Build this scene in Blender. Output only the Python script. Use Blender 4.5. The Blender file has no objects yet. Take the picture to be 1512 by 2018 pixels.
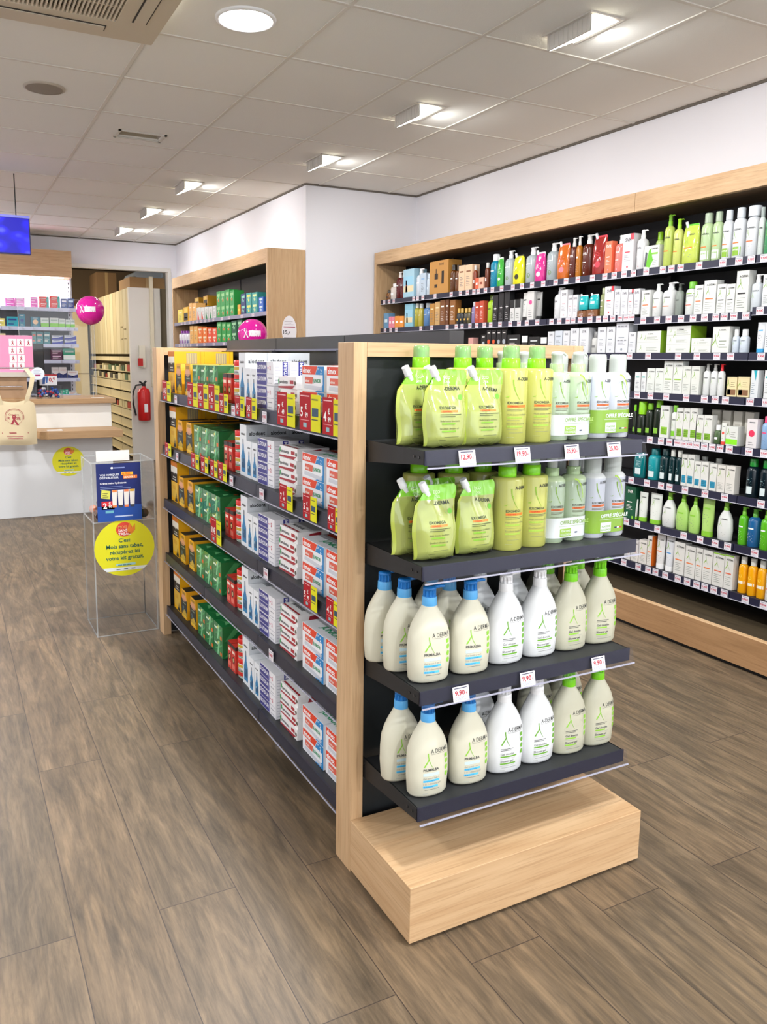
import bpy, math, random
from mathutils import Vector, Matrix
PI = math.pi
C = bpy.context.scene.collection
sc = bpy.context.scene
random.seed(7)
# ---------------------------------------------------------------- camera
F, YAW, PITCH, ROLL, CX, CY, EYE = 1577.0, .4736, -.1464, .0083, 703.5, 936.0, 1.2764
fw = Vector((math.sin(YAW)*math.cos(PITCH), math.cos(YAW)*math.cos(PITCH), math.sin(PITCH)))
rt = Vector((math.cos(YAW), -math.sin(YAW), 0)); up = rt.cross(fw)
c_, s_ = math.cos(ROLL), math.sin(ROLL)
rt, up = c_*rt + s_*up, -s_*rt + c_*up
cam = bpy.data.cameras.new('camera'); camo = bpy.data.objects.new('camera', cam); C.objects.link(camo)
camo.matrix_world = Matrix(((rt.x, up.x, -fw.x, 0), (rt.y, up.y, -fw.y, 0), (rt.z, up.z, -fw.z, EYE), (0, 0, 0, 1)))
cam.sensor_fit = 'VERTICAL'; cam.sensor_height = 24; cam.lens = F*24/2018
cam.shift_x = (756-CX)/2018; cam.shift_y = (CY-1009)/2018
cam.clip_start = .02; cam.clip_end = 60
sc.camera = camo
# ---------------------------------------------------------------- exposure, world
vs = sc.view_settings
sc.display_settings.display_device = 'sRGB'
vs.view_transform = 'Standard'; vs.look = 'None'; vs.gamma = 1; vs.use_curve_mapping = False
vs.exposure = 0.46
w = bpy.data.worlds.new('daylight'); sc.world = w; w.use_nodes = True
w.node_tree.nodes['Background'].inputs[0].default_value = (.86, .93, 1, 1)
w.node_tree.nodes['Background'].inputs[1].default_value = 1.0
def area(name, loc, aim, sx, sy, power, col=(.985, .99, 1), shape='RECTANGLE', spread=PI):
    l = bpy.data.lights.new(name, 'AREA'); l.shape = shape; l.size = sx; l.size_y = sy; l.energy = power; l.color = col; l.spread = spread
    o = bpy.data.objects.new(name, l); o.location = loc
    o.rotation_euler = (Vector(aim)-Vector(loc)).to_track_quat('-Z', 'Y').to_euler(); C.objects.link(o); return o
ZC = 2.569
GX, GY = .8212, 2.8577            # a crossing of the ceiling grid, tiles 0.6 m
P_DOWN, P_WASH = 42, 1.8
DOWN = [(x, y) for x in (1.12, -1.28) for y in (-1.64, .76, 3.16)] + [(-1.28, 5.56), (-1.28, 7.96), (-.68, 6.76), (-.08, 5.56), (2.92, -1.04)]  # one is in view, the rest are unseen and added for brightness
WASH = [(2.32, 2.61), (2.32, 3.85), (2.32, 5.05), (1.745, 6.27), (1.745, 7.53), (1.745, 8.76), (2.32, 1.41), (2.32, .2)]
for i, (x, y) in enumerate(DOWN):
    area('downlight_lamp', (x, y, ZC-.012), (x, y, 0), .19, .19, P_DOWN*(.5 if x < -1 or y > 5 else .66 if y == .76 else 1.1), shape='DISK')
for i, (x, y) in enumerate(WASH):
    area('wallwasher_lamp', (x+.055, y+.0, ZC-.05), (x+1.0, y, ZC-1.15), .07, .2, P_WASH, (1, .99, .98), spread=3.0)
# added fill light behind the camera, set at an unseen front window
area('front_fill_light', (.6, -2.9, 1.4), (.6, 1, 1.1), 4.4, 2.2, 28, (.92, .96, 1))
area('back_room_fill', (.7, 11.2, 2.3), (2.0, 11.2, .9), .5, 1.6, 48, (1, .9, .76))  # added fill for the cabinet fronts, no fixture is seen there
area('header_fill', (.2, 9.32, 2.085), (.2, 9.40, 1.0), 2.0, .03, 16, (.97, .98, 1))  # added to brighten the shelving behind the counter, no source seen
# ---------------------------------------------------------------- materials
def lin(h):
    if not isinstance(h, str): return h
    r = [int(h[i:i+2], 16)/255 for i in (0, 2, 4)]
    return tuple(c/12.92 if c <= .04045 else ((c+.055)/1.055)**2.4 for c in r) + (1,)
MATS = {}
def mat(h, rough=.5, metal=0, spec=.5, trans=0, emit=0, coat=0, name=None):
    k = (h, rough, metal, spec, trans, emit, coat)
    if k in MATS: return MATS[k]
    m = bpy.data.materials.new(name or 'paint_'+str(h)); m.use_nodes = True
    b = m.node_tree.nodes['Principled BSDF']; b.inputs['Base Color'].default_value = lin(h)
    b.inputs['Roughness'].default_value = rough; b.inputs['Metallic'].default_value = metal
    b.inputs['Specular IOR Level'].default_value = spec; b.inputs['Transmission Weight'].default_value = trans
    b.inputs['Coat Weight'].default_value = coat
    if emit: b.inputs['Emission Color'].default_value = lin(h); b.inputs['Emission Strength'].default_value = emit
    MATS[k] = m; return m
def nodes(name):
    m = bpy.data.materials.new(name); m.use_nodes = True; n = m.node_tree.nodes; l = m.node_tree.links
    return m, n, l, n['Principled BSDF']
def N(n, t, **kw):
    x = n.new(t)
    for k, v in kw.items():
        if k in x.inputs: x.inputs[k].default_value = v
        else: setattr(x, k, v)
    return x
def wood(name, axis, c1, c2, c3, rough=.5, scale=1.0, knots=True):
    m, n, l, b = nodes(name)
    tc = N(n, 'ShaderNodeTexCoord'); mp = N(n, 'ShaderNodeMapping')
    s = [14*scale]*3; s['xyz'.index(axis)] = .9*scale; mp.inputs['Scale'].default_value = s
    l.new(tc.outputs['Object'], mp.inputs[0])
    n1 = N(n, 'ShaderNodeTexNoise', Scale=2.2, Detail=7, Roughness=.62, Distortion=.6); l.new(mp.outputs[0], n1.inputs['Vector'])
    mp2 = N(n, 'ShaderNodeMapping'); s = [90*scale]*3; s['xyz'.index(axis)] = 3*scale; mp2.inputs['Scale'].default_value = s
    l.new(tc.outputs['Object'], mp2.inputs[0])
    n2 = N(n, 'ShaderNodeTexNoise', Scale=2.0, Detail=3, Roughness=.6); l.new(mp2.outputs[0], n2.inputs['Vector'])
    r = N(n, 'ShaderNodeValToRGB'); e = r.color_ramp.elements
    e[0].position = .3; e[0].color = lin(c2); e[1].position = .68; e[1].color = lin(c1)
    l.new(n1.outputs[0], r.inputs[0])
    mx = N(n, 'ShaderNodeMix', data_type='RGBA', blend_type='MIX'); mr = N(n, 'ShaderNodeMapRange'); mr.inputs[1].default_value = .5; mr.inputs[2].default_value = .75; mr.inputs[4].default_value = .62
    l.new(n2.outputs[0], mr.inputs[0]); l.new(mr.outputs[0], mx.inputs[0]); l.new(r.outputs[0], mx.inputs[6]); mx.inputs[7].default_value = lin(c3)
    l.new(mx.outputs[2], b.inputs['Base Color'])
    b.inputs['Roughness'].default_value = rough
    bp = N(n, 'ShaderNodeBump', Strength=.08, Distance=.002); l.new(n2.outputs[0], bp.inputs['Height']); l.new(bp.outputs[0], b.inputs['Normal'])
    return m
OAK = {a: wood('oak_grain_'+a, a, 'cfae86', 'bb966d', '9c7850') for a in 'xyz'}
def plaster(name, h, rough=.8, bump=.05, sc_=60, var=.03):
    m, n, l, b = nodes(name); tc = N(n, 'ShaderNodeTexCoord'); t = N(n, 'ShaderNodeTexNoise', Scale=sc_, Detail=4); l.new(tc.outputs['Object'], t.inputs['Vector'])
    t2 = N(n, 'ShaderNodeTexNoise', Scale=1.3, Detail=2); l.new(tc.outputs['Object'], t2.inputs['Vector'])
    mx = N(n, 'ShaderNodeMix', data_type='RGBA'); l.new(t2.outputs[0], mx.inputs[0]); a = lin(h)
    mx.inputs[6].default_value = tuple(max(0, x*(1-var)) for x in a[:3])+(1,); mx.inputs[7].default_value = tuple(min(1, x*(1+var)) for x in a[:3])+(1,)
    l.new(mx.outputs[2], b.inputs['Base Color']); b.inputs['Roughness'].default_value = rough
    bp = N(n, 'ShaderNodeBump', Strength=bump, Distance=.002); l.new(t.outputs[0], bp.inputs['Height']); l.new(bp.outputs[0], b.inputs['Normal'])
    return m
WALLM = plaster('white_wall_paint', 'e9e9ef')
TILEM = plaster('mineral_ceiling_tile', 'e8e8e3', .95, .35, 220, .03)
def floor_mat():
    m, n, l, b = nodes('vinyl_wood_planks'); tc = N(n, 'ShaderNodeTexCoord')
    rot = N(n, 'ShaderNodeMapping'); rot.inputs['Rotation'].default_value = (0, 0, PI/2); l.new(tc.outputs['Object'], rot.inputs[0])
    br = N(n, 'ShaderNodeTexBrick', Scale=1.0); br.offset = .37
    for k, v in (('Mortar Size', .0012), ('Mortar Smooth', .1), ('Brick Width', 1.25), ('Row Height', .185), ('Bias', 0.0)): br.inputs[k].default_value = v
    br.inputs['Color1'].default_value = (0, 0, 0, 1); br.inputs['Color2'].default_value = (1, 1, 1, 1); br.inputs['Mortar'].default_value = (.5, .5, .5, 1)
    l.new(rot.outputs[0], br.inputs['Vector'])
    # grain, shifted per plank
    add = N(n, 'ShaderNodeVectorMath', operation='MULTIPLY_ADD'); add.inputs[1].default_value = (7, 3, 0); l.new(br.outputs[0], add.inputs[0]); l.new(tc.outputs['Object'], add.inputs[2])
    m1 = N(n, 'ShaderNodeMapping'); m1.inputs['Scale'].default_value = (11, 1.7, 1); l.new(add.outputs[0], m1.inputs[0])
    g1 = N(n, 'ShaderNodeTexNoise', Scale=1.9, Detail=8, Roughness=.66, Distortion=.9); l.new(m1.outputs[0], g1.inputs['Vector'])
    m2 = N(n, 'ShaderNodeMapping'); m2.inputs['Scale'].default_value = (95, 7, 1); l.new(add.outputs[0], m2.inputs[0])
    g2 = N(n, 'ShaderNodeTexNoise', Scale=1.5, Detail=4, Roughness=.65); l.new(m2.outputs[0], g2.inputs['Vector'])
    r = N(n, 'ShaderNodeValToRGB'); e = r.color_ramp.elements
    e[0].position = .28; e[0].color = lin('4a4033'); e[1].position = .74; e[1].color = lin('84715a')
    x = e.new(.5); x.color = lin('675846'); l.new(g1.outputs[0], r.inputs[0])
    mx = N(n, 'ShaderNodeMix', data_type='RGBA', blend_type='MULTIPLY'); mx.inputs[0].default_value = .75
    r2 = N(n, 'ShaderNodeValToRGB'); e = r2.color_ramp.elements; e[0].position = .3; e[0].color = (.62, .62, .61, 1); e[1].position = .6; e[1].color = (1.12, 1.1, 1.08, 1); l.new(g2.outputs[0], r2.inputs[0])
    l.new(r.outputs[0], mx.inputs[6]); l.new(r2.outputs[0], mx.inputs[7])
    tone = N(n, 'ShaderNodeMix', data_type='RGBA', blend_type='MULTIPLY'); tone.inputs[0].default_value = 1
    r3 = N(n, 'ShaderNodeValToRGB'); e = r3.color_ramp.elements; e[0].color = (.93, .94, .94, 1); e[1].color = (1.04, 1.01, .97, 1); l.new(br.outputs[0], r3.inputs[0])
    l.new(mx.outputs[2], tone.inputs[6]); l.new(r3.outputs[0], tone.inputs[7])
    m4 = N(n, 'ShaderNodeMapping'); m4.inputs['Scale'].default_value = (6.5, .62, 1); l.new(add.outputs[0], m4.inputs[0])
    g4 = N(n, 'ShaderNodeTexNoise', Scale=1.1, Detail=2.5, Roughness=.5, Distortion=.25); l.new(m4.outputs[0], g4.inputs['Vector'])
    mu = N(n, 'ShaderNodeMath', operation='MULTIPLY'); mu.inputs[1].default_value = 70; l.new(g4.outputs[0], mu.inputs[0])
    si = N(n, 'ShaderNodeMath', operation='SINE'); l.new(mu.outputs[0], si.inputs[0])
    r4 = N(n, 'ShaderNodeValToRGB'); e = r4.color_ramp.elements; e[0].position = .0; e[0].color = (.74, .75, .76, 1); e[1].position = .75; e[1].color = (1.1, 1.07, 1.0, 1)
    ma = N(n, 'ShaderNodeMapRange'); ma.inputs[1].default_value = -1; l.new(si.outputs[0], ma.inputs[0]); l.new(ma.outputs[0], r4.inputs[0])
    g5 = N(n, 'ShaderNodeTexNoise', Scale=1.6, Detail=2); l.new(tc.outputs['Object'], g5.inputs['Vector']); f5 = N(n, 'ShaderNodeMapRange'); f5.inputs[1].default_value = .4; f5.inputs[2].default_value = .65; f5.inputs[3].default_value = .15; f5.inputs[4].default_value = .85; l.new(g5.outputs[0], f5.inputs[0])
    ring_ = N(n, 'ShaderNodeMix', data_type='RGBA', blend_type='MULTIPLY'); l.new(f5.outputs[0], ring_.inputs[0]); l.new(tone.outputs[2], ring_.inputs[6]); l.new(r4.outputs[0], ring_.inputs[7]); tone = ring_
    j = N(n, 'ShaderNodeMix', data_type='RGBA'); l.new(br.outputs['Fac'], j.inputs[0]); l.new(tone.outputs[2], j.inputs[6]); j.inputs[7].default_value = lin('3a3029')
    l.new(j.outputs[2], b.inputs['Base Color']); b.inputs['Roughness'].default_value = .48
    bp = N(n, 'ShaderNodeBump', Strength=.12, Distance=.002); l.new(g2.outputs[0], bp.inputs['Height']); l.new(bp.outputs[0], b.inputs['Normal'])
    return m
def clear_mat(name, tint=(.96, .97, .97, 1), base=.05, rough=.03):
    m = bpy.data.materials.new(name); m.use_nodes = True; n = m.node_tree.nodes; l = m.node_tree.links; n.remove(n['Principled BSDF'])
    t = N(n, 'ShaderNodeBsdfTransparent'); t.inputs[0].default_value = tint; g = N(n, 'ShaderNodeBsdfGlossy', Roughness=rough)
    fr = N(n, 'ShaderNodeLayerWeight'); pw = N(n, 'ShaderNodeMath', operation='POWER'); pw.inputs[1].default_value = 5; l.new(fr.outputs['Facing'], pw.inputs[0])
    ad = N(n, 'ShaderNodeMath', operation='MULTIPLY_ADD', use_clamp=True); ad.inputs[1].default_value = .45; ad.inputs[2].default_value = base+.015; l.new(pw.outputs[0], ad.inputs[0])
    mx = N(n, 'ShaderNodeMixShader'); l.new(ad.outputs[0], mx.inputs[0]); l.new(t.outputs[0], mx.inputs[1]); l.new(g.outputs[0], mx.inputs[2]); l.new(mx.outputs[0], n['Material Output'].inputs[0]); return m
ACRYL = clear_mat('clear_acrylic', (.988, .99, .99, 1), .012); EDGE = None
FILM = clear_mat('clear_plastic_strip', (.90, .91, .97, 1), .015, .28)
def milky(name, h, mixf=.5):
    m = bpy.data.materials.new(name); m.use_nodes = True; n = m.node_tree.nodes; l = m.node_tree.links; b = n['Principled BSDF']
    b.inputs['Base Color'].default_value = lin(h); b.inputs['Roughness'].default_value = .15
    t = N(n, 'ShaderNodeBsdfTransparent'); t.inputs[0].default_value = lin(h)
    mx = N(n, 'ShaderNodeMixShader'); mx.inputs[0].default_value = mixf; l.new(t.outputs[0], mx.inputs[1]); l.new(b.outputs[0], mx.inputs[2]); l.new(mx.outputs[0], n['Material Output'].inputs[0]); return m
OVERCAP = milky('translucent_overcap', 'bcdca4', .4); FROST = milky('frosted_cap', 'ccd2cc', .75)
EDGE = milky('acrylic_edge', 'f0f2f2', .3)
BLACKM = mat('17181a', .55, name='black_coated_steel'); LIPM = mat('15172a', .5, name='anthracite_steel'); DECK = mat('222426', .5, name='dark_shelf_deck')
WHITEM = mat('eceef0', .4); STEEL = mat('b8b8bc', .25, 1)
# ---------------------------------------------------------------- mesh builder
_txt = {}
def glyphs(s, bold):
    k = (s, bold)
    if k not in _txt:
        cu = bpy.data.curves.new('lettering', 'FONT'); cu.body = s; cu.resolution_u = 2
        cu.dimensions = '2D'; cu.fill_mode = 'FRONT'; cu.offset = .022 if bold else .004
        o = bpy.data.objects.new('lettering', cu); me = o.to_mesh()
        vs_ = [(v.co.x, v.co.y) for v in me.vertices]; fs = [tuple(p.vertices) for p in me.polygons]
        fs = [f if sum(vs_[f[i]][0]*vs_[f[(i+1) % len(f)]][1]-vs_[f[(i+1) % len(f)]][0]*vs_[f[i]][1] for i in range(len(f))) > 0 else f[::-1] for f in fs]
        wdt = max([v[0] for v in vs_] or [0]); x0 = min([v[0] for v in vs_] or [0])
        _txt[k] = ([(a-x0, b) for a, b in vs_], fs, wdt-x0)
        o.to_mesh_clear(); bpy.data.objects.remove(o); bpy.data.curves.remove(cu)
    return _txt[k]
class MB:
    def __init__(s): s.v = []; s.f = []; s.mi = []; s.sm = []; s.mats = []
    def m(s, mt):
        if mt not in s.mats: s.mats.append(mt)
        return s.mats.index(mt)
    def add(s, vs_, fs, mt, smooth=False):
        o = len(s.v); s.v += [tuple(v) for v in vs_]; i = s.m(mt)
        for f in fs: s.f.append(tuple(o+k for k in f)); s.mi.append(i); s.sm.append(smooth)
        return s
    def box(s, x0, x1, y0, y1, z0, z1, mt, mts=None):
        v = [(x, y, z) for z in (z0, z1) for y in (y0, y1) for x in (x0, x1)]
        F_ = dict(B=(0, 2, 3, 1), T=(4, 5, 7, 6), F=(0, 1, 5, 4), K=(2, 6, 7, 3), L=(0, 4, 6, 2), R=(1, 3, 7, 5))
        o = len(s.v); s.v += v
        for k, f in F_.items():
            s.f.append(tuple(o+i for i in f)); s.mi.append(s.m((mts or {}).get(k, mt))); s.sm.append(False)
        return s
    def loft(s, rings, mt, cap0=True, cap1=True, smooth=True):
        n = len(rings[0]); vs_ = [p for r in rings for p in r]; fs = []
        for i in range(len(rings)-1):
            for j in range(n): fs.append((i*n+j, i*n+(j+1) % n, (i+1)*n+(j+1) % n, (i+1)*n+j))
        s.add(vs_, fs, mt, smooth)
        if cap0: s.add(rings[0], [tuple(range(n))[::-1]], mt)
        if cap1: s.add(rings[-1], [tuple(range(n))], mt)
        return s
    def lathe(s, prof, mt, cx=0, cy=0, n=20, cap0=True, cap1=True, smooth=True):
        return s.loft([[(cx+r*math.cos(2*PI*j/n), cy+r*math.sin(2*PI*j/n), z) for j in range(n)] for r, z in prof], mt, cap0, cap1, smooth)
    def tube(s, pts, r, mt, n=8, cap=True):
        pts = [Vector(p) for p in pts]; rs = r if isinstance(r, (list, tuple)) else [r]*len(pts); rings = []
        for i, p in enumerate(pts):
            d = (pts[min(i+1, len(pts)-1)]-pts[max(i-1, 0)]).normalized(); a = d.cross(Vector((0, 0, 1)))
            if a.length < .05: a = d.cross(Vector((0, 1, 0)))
            a.normalize(); b = a.cross(d)
            rings.append([p+(a*math.cos(2*PI*j/n)-b*math.sin(2*PI*j/n))*rs[i] for j in range(n)])
        return s.loft(rings, mt, cap, cap)
    def poly(s, pts, mt, proj=None):
        if proj: pts = [proj(*p) for p in pts]
        return s.add(pts, [tuple(range(len(pts)))], mt)
    def rect(s, proj, u0, v0, u1, v1, mt, nu=1, nv=1):
        vs_ = [proj(u0+(u1-u0)*i/nu, v0+(v1-v0)*j/nv) for j in range(nv+1) for i in range(nu+1)]
        fs = [(j*(nu+1)+i, j*(nu+1)+i+1, (j+1)*(nu+1)+i+1, (j+1)*(nu+1)+i) for j in range(nv) for i in range(nu)]
        return s.add(vs_, fs, mt)
    def disc(s, proj, u, v, ru, rv, mt, n=20): return s.poly([(u+ru*math.cos(2*PI*i/n), v+rv*math.sin(2*PI*i/n)) for i in range(n)], mt, proj)
    def text(s, proj, t, u, v, size, mt, align='l', bold=False, xs=1.0, rot=0, maxw=None):
        vs_, fs, wd = glyphs(t, bold)
        if not vs_: return s
        k = size*xs
        if maxw and wd*k > maxw: k = maxw/wd
        ox = {'l': 0, 'c': -wd*k/2, 'r': -wd*k}[align]; cr, sr = math.cos(rot), math.sin(rot)
        out = []
        for a, b in vs_:
            x, y = ox+a*k, b*size; out.append(proj(u+x*cr-y*sr, v+x*sr+y*cr))
        return s.add(out, fs, mt)
    def build(s, name, parent=None, loc=None, rz=0, bevel=0):
        me = bpy.data.meshes.new(name); me.from_pydata(s.v, [], s.f)
        for m_ in s.mats: me.materials.append(m_)
        me.polygons.foreach_set('material_index', s.mi); me.polygons.foreach_set('use_smooth', s.sm); me.update()
        o = bpy.data.objects.new(name, me); C.objects.link(o)
        if parent: o.parent = parent
        if loc: o.location = loc
        if rz: o.rotation_euler = (0, 0, rz)
        if bevel:
            b = o.modifiers.new('bevel', 'BEVEL'); b.width = bevel; b.segments = 2; b.limit_method = 'ANGLE'
        return o
def tag(o, label=None, cat=None, group=None, kind=None):
    if label: o['label'] = label
    if cat: o['category'] = cat
    if group: o['group'] = group
    if kind: o['kind'] = kind
    return o
def thing(name, label, cat, loc=(0, 0, 0), rz=0, group=None):
    o = bpy.data.objects.new(name, None); o.empty_display_size = .02; C.objects.link(o); o.location = loc; o.rotation_euler = (0, 0, rz)
    return tag(o, label, cat, group)
def dup(root, loc, rz=None):
    r = root.copy(); C.objects.link(r); r.location = loc
    if rz is not None: r.rotation_euler = (0, 0, rz)
    for ch in list(root.children):
        c = ch.copy(); C.objects.link(c); c.parent = r
        for g in list(ch.children):
            d = g.copy(); C.objects.link(d); d.parent = c
    return r
ORD = ['first', 'second', 'third', 'fourth', 'fifth', 'sixth', 'seventh', 'eighth', 'ninth', 'tenth', 'eleventh', 'twelfth', 'thirteenth', 'fourteenth', 'fifteenth', 'sixteenth', 'seventeenth', 'eighteenth', 'nineteenth', 'twentieth'] + ['%dth' % i for i in range(21, 60)]
CNT = ['zero', 'one', 'two', 'three', 'four', 'five', 'six', 'seven', 'eight', 'nine', 'ten', 'eleven', 'twelve']
REG = []
def reg(o, look, place, cat, group, key): REG.append((o, look, place, key)); tag(o, None, cat, group); return o
def finish_labels():
    d = {}
    for o, look, place, key in REG: d.setdefault((look, place), []).append((key, o))
    for (look, place), L in d.items():
        L.sort(key=lambda t: t[0])
        for i, (_, o) in enumerate(L):
            if len(L) == 1: lab = '%s, %s' % (look, place)
            else: lab = '%s, %s from left, %s' % (look, ORD[i], place)
            n = len(lab.split())
            if n > 16: print('LONG LABEL', n, lab)
            o['label'] = lab
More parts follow.
